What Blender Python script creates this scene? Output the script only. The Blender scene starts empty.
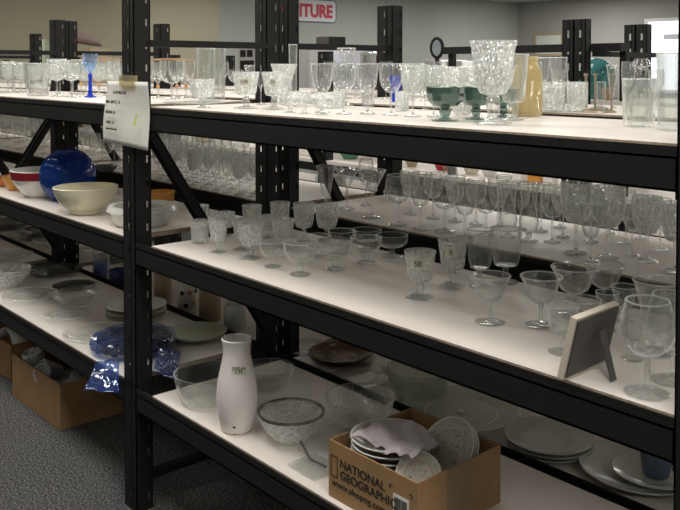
import bpy, bmesh, math, random
from mathutils import Vector, Matrix
random.seed(7)
C = bpy.context.scene.collection
PI = math.pi
R = math.radians

# ------------------------------------------------------------------ camera
F = 850.0
PAN, PITCH = R(48.97), R(1.5)
EYE = Vector((0, 0, 1.40))
cam_d = bpy.data.cameras.new('camera')
cam = bpy.data.objects.new('camera', cam_d)
C.objects.link(cam)
cam.location = EYE
cam.rotation_euler = (PI/2 - PITCH, 0, PAN)
cam_d.sensor_width = 36
cam_d.lens = F/680*36
PPY = 68 + F*math.tan(PITCH)
cam_d.shift_y = -(255 - PPY)/680
cam_d.clip_start = 0.05
bpy.context.scene.camera = cam
ROT = cam.rotation_euler.to_matrix()
FWD = ROT @ Vector((0, 0, -1))

def ray(px, py):
    return ROT @ Vector(((px-340)/F, -(py-PPY)/F, -1))
def at(px, py, z):                      # point on the horizontal plane z seen at a pixel
    d = ray(px, py)
    t = (z - EYE.z)/d.z
    return EYE + d*t
def atY(px, py, Y):
    d = ray(px, py)
    return EYE + d*(Y/d.y)
def atX(px, py, X):
    d = ray(px, py)
    return EYE + d*(X/d.x)
def ppm(p):                              # pixels per metre at p
    return F/((p-EYE).dot(FWD))

# ------------------------------------------------------------------ materials
def nodes(name):
    m = bpy.data.materials.new(name)
    m.use_nodes = True
    nt = m.node_tree
    nt.nodes.clear()
    out = nt.nodes.new('ShaderNodeOutputMaterial')
    return m, nt, out
def mat(name, col, rough=.5, metal=0, noise=0, nscale=8, bump=0, bscale=60, spec=.5, trans=0):
    m, nt, out = nodes(name)
    b = nt.nodes.new('ShaderNodeBsdfPrincipled')
    b.inputs['Roughness'].default_value = rough
    b.inputs['Metallic'].default_value = metal
    b.inputs['Specular IOR Level'].default_value = spec
    nt.links.new(b.outputs[0], out.inputs[0])
    tc = nt.nodes.new('ShaderNodeTexCoord')
    n = nt.nodes.new('ShaderNodeTexNoise')
    n.inputs['Scale'].default_value = nscale
    n.inputs['Detail'].default_value = 5
    nt.links.new(tc.outputs['Object'], n.inputs['Vector'])
    r = nt.nodes.new('ShaderNodeValToRGB')
    k = max(noise, .02)
    r.color_ramp.elements[0].position = .3
    r.color_ramp.elements[1].position = .7
    r.color_ramp.elements[0].color = tuple(max(0, c*(1-k)) for c in col)+(1,)
    r.color_ramp.elements[1].color = tuple(min(1, c*(1+k)) for c in col)+(1,)
    nt.links.new(n.outputs['Fac'], r.inputs[0])
    nt.links.new(r.outputs[0], b.inputs['Base Color'])
    if bump:
        n2 = nt.nodes.new('ShaderNodeTexNoise')
        n2.inputs['Scale'].default_value = bscale
        nt.links.new(tc.outputs['Object'], n2.inputs['Vector'])
        bp = nt.nodes.new('ShaderNodeBump')
        bp.inputs['Strength'].default_value = bump
        bp.inputs['Distance'].default_value = .01
        nt.links.new(n2.outputs['Fac'], bp.inputs['Height'])
        nt.links.new(bp.outputs[0], b.inputs['Normal'])
    return m
def glass(name, tint=(1, 1, 1), white=.03, rough=.02, bump=0, bscale=40, kind='voronoi', blend=.5, wcol=(.9, .92, .9), gmax=.85, gmin=.04, facet=0, refr=.10, power=2.6, edge=.35):
    """pressed glass: clear body with some refraction, reflection growing towards grazing angles, white mixed in to paint glowing edges and sparkling facets"""
    m, nt, out = nodes(name)
    N = nt.nodes.new
    L = nt.links.new
    tr = N('ShaderNodeBsdfTransparent'); tr.inputs[0].default_value = tint+(1,)
    rf = N('ShaderNodeBsdfRefraction'); rf.inputs[0].default_value = tint+(1,); rf.inputs['IOR'].default_value = 1.38; rf.inputs['Roughness'].default_value = rough
    m0 = N('ShaderNodeMixShader'); m0.inputs[0].default_value = refr
    L(tr.outputs[0], m0.inputs[1]); L(rf.outputs[0], m0.inputs[2])
    gl = N('ShaderNodeBsdfGlossy'); gl.inputs['Roughness'].default_value = rough
    gl.inputs[0].default_value = (.98, .99, .98, 1)
    lw = N('ShaderNodeLayerWeight'); lw.inputs[0].default_value = blend
    pw = N('ShaderNodeMath'); pw.operation = 'POWER'; pw.inputs[1].default_value = power
    L(lw.outputs['Facing'], pw.inputs[0])
    mr = N('ShaderNodeMapRange')
    mr.inputs['To Min'].default_value = gmin; mr.inputs['To Max'].default_value = gmax
    L(pw.outputs[0], mr.inputs['Value'])
    fac = mr.outputs[0]
    ed = N('ShaderNodeMath'); ed.operation = 'MULTIPLY_ADD'; ed.inputs[1].default_value = edge; ed.inputs[2].default_value = white  # white rising at grazing angles paints in light glowing through thick glass edges
    L(pw.outputs[0], ed.inputs[0]); wfac = ed.outputs[0]
    if bump or facet:
        tc = N('ShaderNodeTexCoord')
        if kind == 'voronoi':
            t = N('ShaderNodeTexVoronoi'); t.inputs['Scale'].default_value = bscale
            o = t.outputs['Distance']
        elif kind == 'wave':
            t = N('ShaderNodeTexWave'); t.inputs['Scale'].default_value = bscale
            t.bands_direction = 'Z'; t.inputs['Distortion'].default_value = 2
            o = t.outputs['Fac']
        else:
            t = N('ShaderNodeTexNoise'); t.inputs['Scale'].default_value = bscale
            o = t.outputs['Fac']
        L(tc.outputs['Object'], t.inputs['Vector'])
        bp = N('ShaderNodeBump'); bp.inputs['Strength'].default_value = bump
        bp.inputs['Distance'].default_value = .04
        L(o, bp.inputs['Height'])
        L(bp.outputs[0], gl.inputs['Normal']); L(bp.outputs[0], rf.inputs['Normal'])
        if facet:  # texture adds gloss and white to paint the sparkle of cut facets
            f2 = N('ShaderNodeMapRange'); f2.inputs['From Min'].default_value = .25; f2.inputs['From Max'].default_value = .65
            f2.inputs['To Min'].default_value = 0; f2.inputs['To Max'].default_value = facet
            L(o, f2.inputs['Value'])
            ad2 = N('ShaderNodeMath'); ad2.operation = 'ADD'; ad2.use_clamp = True
            L(fac, ad2.inputs[0]); L(f2.outputs[0], ad2.inputs[1]); fac = ad2.outputs[0]
            wm = N('ShaderNodeMath'); wm.operation = 'ADD'; L(wfac, wm.inputs[1])
            m5 = N('ShaderNodeMath'); m5.operation = 'MULTIPLY'; m5.inputs[1].default_value = .8
            L(f2.outputs[0], m5.inputs[0]); L(m5.outputs[0], wm.inputs[0]); wfac = wm.outputs[0]
    mx = N('ShaderNodeMixShader')
    L(fac, mx.inputs[0]); L(m0.outputs[0], mx.inputs[1]); L(gl.outputs[0], mx.inputs[2])
    df = N('ShaderNodeBsdfDiffuse'); df.inputs[0].default_value = wcol+(1,)
    tl = N('ShaderNodeBsdfTranslucent'); tl.inputs[0].default_value = wcol+(1,)
    ad = N('ShaderNodeMixShader'); ad.inputs[0].default_value = .45
    L(df.outputs[0], ad.inputs[1]); L(tl.outputs[0], ad.inputs[2])
    m2 = N('ShaderNodeMixShader'); m2.inputs[0].default_value = white
    if wfac: L(wfac, m2.inputs[0])
    L(mx.outputs[0], m2.inputs[1]); L(ad.outputs[0], m2.inputs[2])
    L(m2.outputs[0], out.inputs[0])
    return m
def emit(name, col, s):
    m, nt, out = nodes(name)
    e = nt.nodes.new('ShaderNodeEmission')
    e.inputs[0].default_value = col+(1,); e.inputs[1].default_value = s
    nt.links.new(e.outputs[0], out.inputs[0])
    return m

M = {}
M['black'] = mat('black_powder_coat', (.010, .010, .0095), .6, 0, .15, 30, .05, 400, spec=.3)
M['board'] = mat('white_laminate', (.80, .745, .685), .45, 0, .03, 6)
M['clear'] = glass('clear_glass', (.985, .99, .985), .008, gmin=.02, power=3.4, gmax=.8, edge=.45, refr=.08)
M['rim'] = glass('thick_clear_glass', (.98, .985, .98), .02, gmin=.05, gmax=.9, refr=.25, power=2.2, edge=.3)
M['cut'] = glass('cut_glass', (.97, .98, .97), .02, .05, .5, 13, gmin=.04, gmax=.8, facet=.5, edge=.3, power=3.2)
M['lip'] = glass('glint_whitened_lip', (.97, .98, .97), .30, .03, gmin=.15, gmax=.8, edge=.3, refr=0)  # white mixed into the lip paints the bright line along glass rims
M['cutfine'] = glass('fine_cut_glass', (.97, .98, .97), .012, .05, .5, 12, gmin=.03, gmax=.75, facet=.42, edge=.3, power=3.2)
M['etched'] = glass('etched_glass', (.98, .985, .98), .022, .06, .12, 6, 'noise', gmin=.025, gmax=.75, edge=.4, power=3.4)
M['ribbed'] = glass('ribbed_glass', (.97, .98, .97), .03, .04, gmin=.05, gmax=.9, power=2.2, edge=.5)
M['frost'] = glass('milky_frosted_glass', (.94, .96, .93), .17, .2, .2, 8, 'noise', wcol=(.70, .74, .68), edge=.4)
M['green'] = glass('smoky_green_glass', (.52, .62, .58), .12, .04, wcol=(.12, .21, .17), gmin=.08, gmax=.7, refr=.1, edge=.1)
M['blue'] = glass('cobalt_blue_glass', (.08, .28, .75), .42, .03, wcol=(.010, .12, .50), gmin=.05, gmax=.5, refr=0, edge=0)
M['bluestem'] = glass('bright_blue_glass', (.12, .25, .9), .35, .03, 0, wcol=(.05, .15, .8))
M['paleblue'] = glass('pale_blue_glass', (.78, .87, .99), .03, .03, wcol=(.6, .75, .95), refr=0)
M['amber'] = glass('crackled_amber_glass', (.96, .92, .76), .38, .06, .5, 12, wcol=(.80, .70, .46), refr=0, facet=.1)
M['smoke'] = glass('smoky_grey_glass', (.55, .57, .56), .12, .03, 0, wcol=(.25, .27, .27))
M['white'] = mat('white_china', (.84, .83, .78), .2)
M['whitematte'] = mat('white_matte_ceramic', (.88, .83, .80), .45)
M['cream'] = mat('cream_stoneware', (.84, .80, .60), .22)
M['red'] = mat('dark_red_glaze', (.25, .015, .025), .2)
M['copper'] = mat('copper_orange_glaze', (.55, .16, .06), .25)
M['orange'] = mat('orange_glaze', (.65, .30, .06), .3)
M['brown'] = mat('brown_glazed_ceramic', (.10, .055, .028), .15, 0, .2, 10, spec=.25)
M['grey'] = mat('dark_grey_plate', (.13, .14, .14), .3)
M['silver'] = mat('tarnished_silver', (.30, .28, .26), .25, .9)
M['gold'] = mat('gold_trim', (.75, .38, .12), .3, .6)
M['brass'] = mat('pewter_brass', (.45, .38, .28), .35, .8)
M['cardboard'] = mat('cardboard', (.34, .20, .09), .8, 0, .1, 9)
M['cardin'] = mat('cardboard_inside', (.22, .14, .075), .85, 0, .1, 9)
M['ink'] = mat('black_ink', (.02, .018, .015), .7)
M['tape'] = glass('clear_packing_tape', (.9, .82, .6), .25, .15, wcol=(.75, .68, .5), refr=0)
M['paper'] = mat('white_paper', (.80, .78, .72), .8, 0, .04, 12)
M['pinkpaper'] = mat('crumpled_paper', (.55, .50, .52), .8, 0, .12, 30, .2, 60)
M['news'] = mat('newspaper', (.44, .44, .45), .85, 0, .5, 90)
M['sticker'] = mat('price_sticker', (.72, .70, .60), .7)
M['highlight'] = mat('yellow_highlighter', (.72, .85, .15), .8)
M['pvc'] = glass('blue_plastic_wrap', (.62, .74, .97), .16, .08, .9, 12, 'noise', wcol=(.05, .13, .50), gmin=.14, refr=0, edge=.2)
M['lime'] = mat('pale_green_china', (.50, .53, .38), .3)
M['mugblue'] = mat('slate_blue_mug', (.13, .17, .26), .35)
M['celadon'] = mat('grey_china', (.66, .68, .63), .12)
M['tan'] = mat('tan_stoneware', (.42, .33, .22), .4)
M['floral'] = None
M['redbowl'] = mat('bright_red_plastic', (.42, .015, .025), .35)
M['teal'] = mat('teal_glass_lamp', (.06, .22, .22), .15)
M['wood'] = mat('dark_brown_wood', (.09, .035, .025), .5, 0, .3, 12)
M['oldgold'] = mat('olive_gold_basket', (.35, .27, .08), .7, 0, .4, 30)
M['photo_back'] = mat('grey_cardboard_backing', (.075, .066, .058), .6)
M['velvet'] = mat('dark_velvet', (.035, .032, .03), .9)
M['palewood'] = mat('pale_frame_wood', (.70, .62, .52), .5)
M['signred'] = mat('sign_red', (.60, .05, .09), .6)
M['signblue'] = mat('sign_outline_blue', (.12, .16, .28), .6)
M['signwhite'] = mat('sign_white', (.74, .74, .76), .6)
M['pink'] = mat('pink_plastic', (.7, .08, .25), .5)
M['greenbox'] = mat('green_packaging', (.10, .28, .16), .5)
M['palegreenbox'] = mat('pale_green_box', (.42, .47, .36), .7)
M['mirrorglass'] = mat('pale_blue_dial', (.45, .52, .58), .15)
M['chrome'] = mat('chrome', (.6, .6, .6), .12, 1)

def striped_plate():
    m, nt, out = nodes('floral_china')
    N = nt.nodes.new; L = nt.links.new
    b = N('ShaderNodeBsdfPrincipled'); b.inputs['Roughness'].default_value = .2
    tc = N('ShaderNodeTexCoord')
    v = N('ShaderNodeTexNoise'); v.inputs['Scale'].default_value = 11; v.inputs['Detail'].default_value = 3
    L(tc.outputs['Object'], v.inputs['Vector'])
    r = N('ShaderNodeValToRGB')
    e = r.color_ramp.elements
    e[0].position = .34; e[0].color = (.36, .24, .19, 1)
    e[1].position = .42; e[1].color = (.55, .53, .46, 1)
    a = e.new(.58); a.color = (.56, .54, .47, 1)
    a = e.new(.66); a.color = (.33, .34, .27, 1)
    L(v.outputs['Fac'], r.inputs[0]); L(r.outputs[0], b.inputs['Base Color'])
    L(b.outputs[0], out.inputs[0])
    return m
M['floral'] = striped_plate()

# ------------------------------------------------------------------ mesh helpers
class MB:
    def __init__(s): s.bm = bmesh.new()
    def box(s, x0, x1, y0, y1, z0, z1, mtx=None):
        vs = [s.bm.verts.new((x, y, z)) for x in (x0, x1) for y in (y0, y1) for z in (z0, z1)]
        for f in ((0, 1, 3, 2), (4, 6, 7, 5), (0, 4, 5, 1), (2, 3, 7, 6), (0, 2, 6, 4), (1, 5, 7, 3)):
            s.bm.faces.new([vs[i] for i in f])
        if mtx: bmesh.ops.transform(s.bm, matrix=mtx, verts=vs)
        return vs
    def bar(s, a, b, w, h, up=Vector((0, 0, 1))):
        a = Vector(a); b = Vector(b); d = (b-a); l = d.length; d.normalize()
        sx = d.cross(up)
        if sx.length < 1e-4: sx = d.cross(Vector((1, 0, 0)))
        sx.normalize(); u = sx.cross(d)
        m = Matrix((sx, d, u)).transposed().to_4x4(); m.translation = a
        s.box(-w/2, w/2, 0, l, -h/2, h/2, m)
    def tube(s, pts, rad, seg=10, closed=False):
        pts = [Vector(p) for p in pts]; n = len(pts); rings = []
        rads = rad if isinstance(rad, (list, tuple)) else [rad]*n
        ref = None
        for i, p in enumerate(pts):
            if closed: d = pts[(i+1) % n]-pts[i-1]
            else: d = pts[min(i+1, n-1)]-pts[max(i-1, 0)]
            d.normalize()
            if ref is None:
                ref = d.orthogonal().normalized()
            ref = (ref - d*ref.dot(d)).normalized()
            o = d.cross(ref)
            rings.append([s.bm.verts.new(p + (ref*math.cos(2*PI*k/seg)+o*math.sin(2*PI*k/seg))*rads[i]) for k in range(seg)])
        for i in range(n if closed else n-1):
            A = rings[i]; B = rings[(i+1) % n]
            for k in range(seg):
                s.bm.faces.new((A[k], A[(k+1) % seg], B[(k+1) % seg], B[k]))
        if not closed:
            s.bm.faces.new(rings[0][::-1]); s.bm.faces.new(rings[-1])
    def lathe(s, prof, seg=28, mod=None, c=(0, 0, 0), square=False):
        rings = []
        for (r, z) in prof:
            if r < 1e-5:
                rings.append([s.bm.verts.new((c[0], c[1], c[2]+z))])
            else:
                ring = []
                for k in range(seg):
                    t = 2*PI*k/seg
                    rr = r*(mod(t, z) if mod else 1)
                    ring.append(s.bm.verts.new((c[0]+rr*math.cos(t), c[1]+rr*math.sin(t), c[2]+z)))
                rings.append(ring)
        for A, B in zip(rings, rings[1:]):
            if len(A) == 1 and len(B) == 1: continue
            for k in range(seg):
                k2 = (k+1) % seg
                if len(A) == 1: s.bm.faces.new((A[0], B[k2], B[k]))
                elif len(B) == 1: s.bm.faces.new((A[k], A[k2], B[0]))
                else: s.bm.faces.new((A[k], A[k2], B[k2], B[k]))
    def prism(s, pts, z0, z1):
        lo = [s.bm.verts.new((p[0], p[1], z0)) for p in pts]
        hi = [s.bm.verts.new((p[0], p[1], z1)) for p in pts]
        s.bm.faces.new(lo[::-1]); s.bm.faces.new(hi)
        n = len(pts)
        for i in range(n): s.bm.faces.new((lo[i], lo[(i+1) % n], hi[(i+1) % n], hi[i]))
    def mesh(s, name, m, smooth=False, bevel=0):
        if bevel:
            bmesh.ops.bevel(s.bm, geom=s.bm.edges[:], offset=bevel, segments=2, affect='EDGES', clamp_overlap=True)
        bmesh.ops.recalc_face_normals(s.bm, faces=s.bm.faces[:])
        me = bpy.data.meshes.new(name); s.bm.to_mesh(me); s.bm.free()
        if smooth:
            for p in me.polygons: p.use_smooth = True
            me.set_sharp_from_angle(angle=R(40))
        if m: me.materials.append(m)
        return me
    def build(s, name, m, parent=None, smooth=False, bevel=0):
        o = bpy.data.objects.new(name, s.mesh(name, m, smooth, bevel)); C.objects.link(o)
        if parent: o.parent = parent
        return o
USED = set()
def tag(o, label=None, cat=None, group=None, kind=None):
    if label: o['label'] = label
    if cat: o['category'] = cat
    if group: o['group'] = group
    if kind: o['kind'] = kind
    return o
def thing(name, label, cat, loc=(0, 0, 0), rz=0, group=None):
    o = bpy.data.objects.new(name, None); C.objects.link(o)
    o.empty_display_size = .05
    o.location = loc; o.rotation_euler = (0, 0, rz)
    return tag(o, label, cat, group)
def inst(name, me, parent):
    o = bpy.data.objects.new(name, me); C.objects.link(o); o.parent = parent
    return o
def text(body, size, m, loc, rot, parent, name='lettering', bold=0, align='LEFT', sx=1, ext=.0004):
    cu = bpy.data.curves.new(name, 'FONT'); cu.body = body; cu.size = size
    cu.align_x = align; cu.extrude = ext; cu.offset = bold
    cu.materials.append(m)
    o = bpy.data.objects.new(name, cu); C.objects.link(o)
    bpy.context.view_layer.update()
    me = bpy.data.meshes.new_from_object(o.evaluated_get(bpy.context.evaluated_depsgraph_get()))
    C.objects.unlink(o); bpy.data.objects.remove(o)
    t = bpy.data.objects.new(name, me); C.objects.link(t)
    if parent: t.parent = parent
    t.location = loc; t.rotation_euler = rot; t.scale = (sx, 1, 1)
    return t

# ------------------------------------------------------------------ room
CEIL, YB, XL, XR, YF = 2.80, 14.9, -11.3, 5.0, -2.6
def wallmat(name, col, dirty=.06):
    return mat(name, col, .8, 0, dirty, .8)
def floor_mat():
    m, nt, out = nodes('speckled_grey_carpet')
    N = nt.nodes.new; L = nt.links.new
    b = N('ShaderNodeBsdfPrincipled'); b.inputs['Roughness'].default_value = .95
    tc = N('ShaderNodeTexCoord')
    n = N('ShaderNodeTexNoise'); n.inputs['Scale'].default_value = 150; n.inputs['Detail'].default_value = 4
    L(tc.outputs['Object'], n.inputs['Vector'])
    r = N('ShaderNodeValToRGB'); e = r.color_ramp.elements
    e[0].position = .38; e[0].color = (.022, .024, .028, 1)
    e[1].position = .66; e[1].color = (.27, .26, .23, 1)
    q = e.new(.52); q.color = (.085, .085, .085, 1)
    L(n.outputs['Fac'], r.inputs[0]); L(r.outputs[0], b.inputs['Base Color'])
    bp = N('ShaderNodeBump'); bp.inputs['Strength'].default_value = .6; bp.inputs['Distance'].default_value = .01
    L(n.outputs['Fac'], bp.inputs['Height']); L(bp.outputs[0], b.inputs['Normal'])
    L(b.outputs[0], out.inputs[0])
    return m
WM = wallmat('greenish_grey_wall_paint', (.42, .43, .40))
WL = wallmat('beige_wall_paint', (.36, .33, .235))
WR = wallmat('light_grey_wall_paint', (.36, .355, .33))
def struct(name, x0, x1, y0, y1, z0, z1, m):
    b = MB(); b.box(x0, x1, y0, y1, z0, z1)
    o = b.build(name, m); tag(o, kind='structure'); return o
struct('floor', XL, XR, YF, YB, -.1, 0, floor_mat())
struct('ceiling', XL, XR, YF, YB, CEIL, CEIL+.1, mat('ceiling_tile', (.60, .60, .57), .9, 0, .03, 2))
struct('wall_back', XL-.1, XR+.1, YB, YB+.1, 0, CEIL, WR)
struct('wall_left', XL-.1, XL, YF, YB, 0, CEIL, WM)
struct('wall_right', XR, XR+.1, YF, YB, 0, CEIL, WM)
struct('wall_side', XL, XL+.25, YF, 7.15, 0, CEIL, WL)
struct('wall_front', XL-.1, XR+.1, YF-.1, YF, 0, CEIL, WM)

# ------------------------------------------------------------------ shelving racks
D = 1.25
HX = [-0.645, -2.49, -4.33, -6.17, -8.01]       # left edge of the post frames
ZT, ZM, ZB = 1.283, .8585, .398
ZML, ZBL = .863, .4045
PT = 1.648
BLK = M['black']
def post(x, y, ztop, parent, z0=0., w=.078, d=.058, first=.03, sw=.0085, sh=.022, pitch=.0715):
    """slotted angle post: front panel facing -Y and side panel facing +X with keyhole slots"""
    b = MB(); t = .003
    def panel(o, u, n, width, slot_u):
        # strips around the slots
        z = z0; zs = []
        k = math.floor((z0-first)/pitch)+1
        cuts = []
        zz = first + k*pitch
        while zz + sh < ztop:
            if zz > z0+.01: cuts.append(zz)
            zz += pitch
        def bx(u0, u1, za, zb):
            vs = []
            for uu in (u0, u1):
                for nn in (0, t):
                    for z_ in (za, zb):
                        vs.append(b.bm.verts.new((o[0]+u[0]*uu+n[0]*nn, o[1]+u[1]*uu+n[1]*nn, z_)))
            for f in ((0, 1, 3, 2), (4, 6, 7, 5), (0, 4, 5, 1), (2, 3, 7, 6), (0, 2, 6, 4), (1, 5, 7, 3)):
                b.bm.faces.new([vs[i] for i in f])
        bx(0, slot_u, z0, ztop); bx(slot_u+sw, width, z0, ztop)
        prev = z0
        for c in cuts:
            bx(slot_u, slot_u+sw, prev, c); prev = c+sh
        bx(slot_u, slot_u+sw, prev, ztop)
    panel((x, y), (1, 0), (0, 1), w, w*.42)
    panel((x+w, y), (0, 1), (-1, 0), d, d*.70)
    b.box(x, x+t, y, y+.018, z0, ztop)
    b.box(x+w-.016, x+w, y+d-t, y+d, z0, ztop)
    b.box(x+w*.62, x+w*.68, y, y+.03, z0, ztop)
    # foot plate
    b.box(x, x+w+.004, y-.002, y+d+.002, z0, z0+.004)
    return b.build('post', BLK, parent)
def beam(x0, x1, y, ztop, parent, h=.071, face=-1, t=.034):
    b = MB()
    if face < 0:
        b.box(x0, x1, y, y+.004, ztop-h, ztop)
        b.box(x0, x1, y, y+t, ztop-.020, ztop-.016); b.box(x0, x1, y, y+t, ztop-h, ztop-h+.004)
        b.box(x0, x1, y+t-.004, y+t, ztop-h, ztop-.018)
    else:
        b.box(x0, x1, y-.004, y, ztop-h, ztop)
        b.box(x0, x1, y-t, y, ztop-.020, ztop-.016); b.box(x0, x1, y-t, y, ztop-h, ztop-h+.004)
        b.box(x0, x1, y-t, y-t+.004, ztop-h, ztop-.018)
    # end brackets hooked on the post
    for xa in (x0, x1-.003):
        b.box(xa, xa+.003, min(y, y-t*face*.9), max(y, y-t*face*.9), ztop-h-.012, ztop-.018)
    return b.build('beam', BLK, parent)
def board_mat():
    m = M['board']; return m
EDGE = mat('raw_chipboard_edge', (.42, .33, .24), .8, 0, .3, 120)
def board(x0, x1, y0, y1, z, parent, cut=.0):
    b = MB(); b.box(x0, x1, y0, y1, z-.016, z)
    o = b.build('shelf_board', M['board'], parent)
    o.data.materials.append(EDGE)
    for p in o.data.polygons:
        if abs(p.normal.z) < .5: p.material_index = 1
    return o
def brace(parent, a, b_, w=.042):
    b = MB(); a = Vector(a); c = Vector(b_)
    b.bar(a, c, .004, w, Vector((0, 0, 1)))
    b.bar(a+Vector((.014, 0, w*.45)), c+Vector((.014, 0, w*.45)), .030, .004)
    b.bar(a+Vector((.028, 0, -w*.30)), c+Vector((.028, 0, -w*.30)), .004, w*.5)
    return b.build('brace', BLK, parent)

near = thing('shelving_rack', 'nearest black steel shelving rack with three white boards and a price list taped on', 'shelf', (0, 0, 0))
rear = thing('shelving_rack', 'second black shelving rack standing back to back behind the nearest one', 'shelf', (0, 0, 0))
YN0, YN1 = 1.25, 1.765
YR0, YR1 = 1.862, 2.366
RZT, RZM, RZB = 1.285, .8985, .352
for x in HX:
    post(x, YN0, PT, near); post(x, YN1, PT, near, w=.068)
    post(x-(.055 if x < -4 and x > -5 else 0), YR0, PT, rear, w=.066, d=.05); post(x, YR1, PT, rear, w=.085)
    # tie bars across the top of each frame
    b = MB(); b.bar((x+.06, YN0+.03, 1.478), (x+.06, YN1+.02, 1.478), .03, .022); b.build('tie_bar', BLK, near)
    b = MB(); b.bar((x+.06, YR0+.03, 1.478), (x+.06, YR1+.02, 1.478), .03, .022); b.build('tie_bar', BLK, rear)
    b = MB(); b.bar((x+.06, YN0+.03, .10), (x+.06, YN1+.02, .10), .03, .022); b.build('tie_bar', BLK, near)
    brace(near, (x+.05, YN0+.05, 1.22), (x+.05, YN1+.01, .47)); brace(rear, (x+.05, YR0+.05, 1.22), (x+.05, YR1+.01, .47))
    if x < -4: brace(near, (x+.03, YN1, 1.16), (x+.03, YN0+.04, .44))
for i in range(len(HX)-1):
    xa, xb = HX[i+1]+.078, HX[i]
    for z in (ZT, ZM if i == 0 else ZML, ZB if i == 0 else ZBL):
        beam(xa, xb, YN0+.001, z-.004, near)
        beam(xa, xb, YN1+.035, z-.005, near, face=1)
        board(xa+.095, xb, YN0+.006, 1.745, z, near)
    for z, h in ((RZT, .055), (RZM, .071), (RZB, .071)):
        beam(xa, xb, YR0+.001, z-.005, rear, h)
        beam(xa, xb, YR1+.035, z-.005, rear, h, face=1)
        board(xa, xb, YR0+.006, YR1-.01, z, rear)
# ------------------------------------------------------------------ glassware kinds (unit width 1, unit height 1)
LIP = True
def cup(outer, t=.03, z0=None, tb=None):
    z0 = outer[0][1] if z0 is None else z0
    tb = t if tb is None else tb
    inner = [(max(r-t, .004), z) for r, z in outer[::-1]]
    inner = [(r, max(z, z0+tb)) for r, z in inner]
    inner[0] = (inner[0][0], outer[-1][1]-.002)
    R0, Z0 = outer[-1]
    lip = [(R0+.006, Z0+.002), (R0-.002, Z0+.018), (R0-max(t, .022), Z0+.018), (R0-max(t, .022)-.006, Z0+.002)] if LIP else [(R0-t/2, Z0+.004)]
    return [(0, z0)] + outer + lip + inner + [(0, z0+tb)]
def foot_prof(fr, sr, h=.02):
    return [(0, 0), (fr*.96, 0), (fr, h*.5), (fr*.93, h), (fr*.5, h*1.8), (sr*1.8, h*2.6), (sr, h*4), (0, h*4)]
def rotmod(n, a, z0=0, z1=9):
    return lambda t, z: 1 + (a*math.cos(n*t) if z0 <= z <= z1 else 0)
MESH = {}
def lmesh(name, prof, m, seg=28, mod=None, smooth=True, c=(0, 0, 0)):
    b = MB(); b.lathe(prof, seg, mod, c)
    me = b.mesh(name, M[m] if isinstance(m, str) else m, smooth)
    if m in GLASSY:
        me.materials.append(M['lip'])
        zt = max(v.co.z for v in me.vertices)
        for p in me.polygons:
            if min(me.vertices[i].co.z for i in p.vertices) > zt-.0175: p.material_index = 1
    return me
GLASSY = ('clear', 'cut', 'cutfine', 'etched', 'ribbed', 'frost')
def stem_kind(bowl, sr=.045, fr=.36, knob=None, m='clear', fm='rim', seg=28, mod=None, t=.022, smooth=True, rimgold=False, square=False, sm='rim', knobm=None, footmod=None):
    zb = bowl[0][1]; parts = []
    parts.append(('bowl', lmesh('bowl', cup(bowl, t), m, seg, mod, smooth)))
    pr = [(0, .05), (sr*1.3, .055)]
    if knob:
        kz, kr = knob
        pr += [(sr, kz-kr*.9), (kr, kz-kr*.3), (kr, kz+kr*.3), (sr, kz+kr*.9)]
    pr += [(sr, zb*.75), (sr*1.4, zb*.95), (bowl[0][0]*.9, zb+.012), (0, zb+.012)]
    parts.append(('stem', lmesh('stem', pr, sm, 12)))
    if square:
        b = MB(); s = fr
        b.box(-s, s, -s, s, 0, .035); b.box(-s*.7, s*.7, -s*.7, s*.7, .035, .055)
        b.box(-s*.4, s*.4, -s*.4, s*.4, .055, .075)
        parts.append(('foot', b.mesh('foot', M[fm], False, .008)))
    else:
        parts.append(('foot', lmesh('foot', foot_prof(fr, sr), fm, 24, footmod)))
    if rimgold:
        r = bowl[-1][0]
        parts.append(('gold_rim', lmesh('gold_rim', [(r+.006, .985), (r+.008, 1.008), (r-.03, 1.008), (r-.03, .985), (r+.006, .985)], 'gold', 24)))
        if knobm: parts.append(('gold_knob', lmesh('gold_knob', [(0, .25), (.07, .26), (.10, .30), (.07, .34), (0, .35)], 'gold', 12)))
    return parts
def bowl_kind(outer, m, t=.03, seg=32, mod=None, rim=None, smooth=True):
    p = [('bowl', lmesh('bowl', cup(outer, t), m, seg, mod, smooth))]
    if rim: p.append(('rim', lmesh('rim', [(outer[-1][0]+.012, .94), (outer[-1][0]+.014, 1.01), (outer[-1][0]-.02, 1.012), (outer[-1][0]-.03, .95), (outer[-1][0]+.012, .94)], rim, seg)))
    return p
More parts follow.
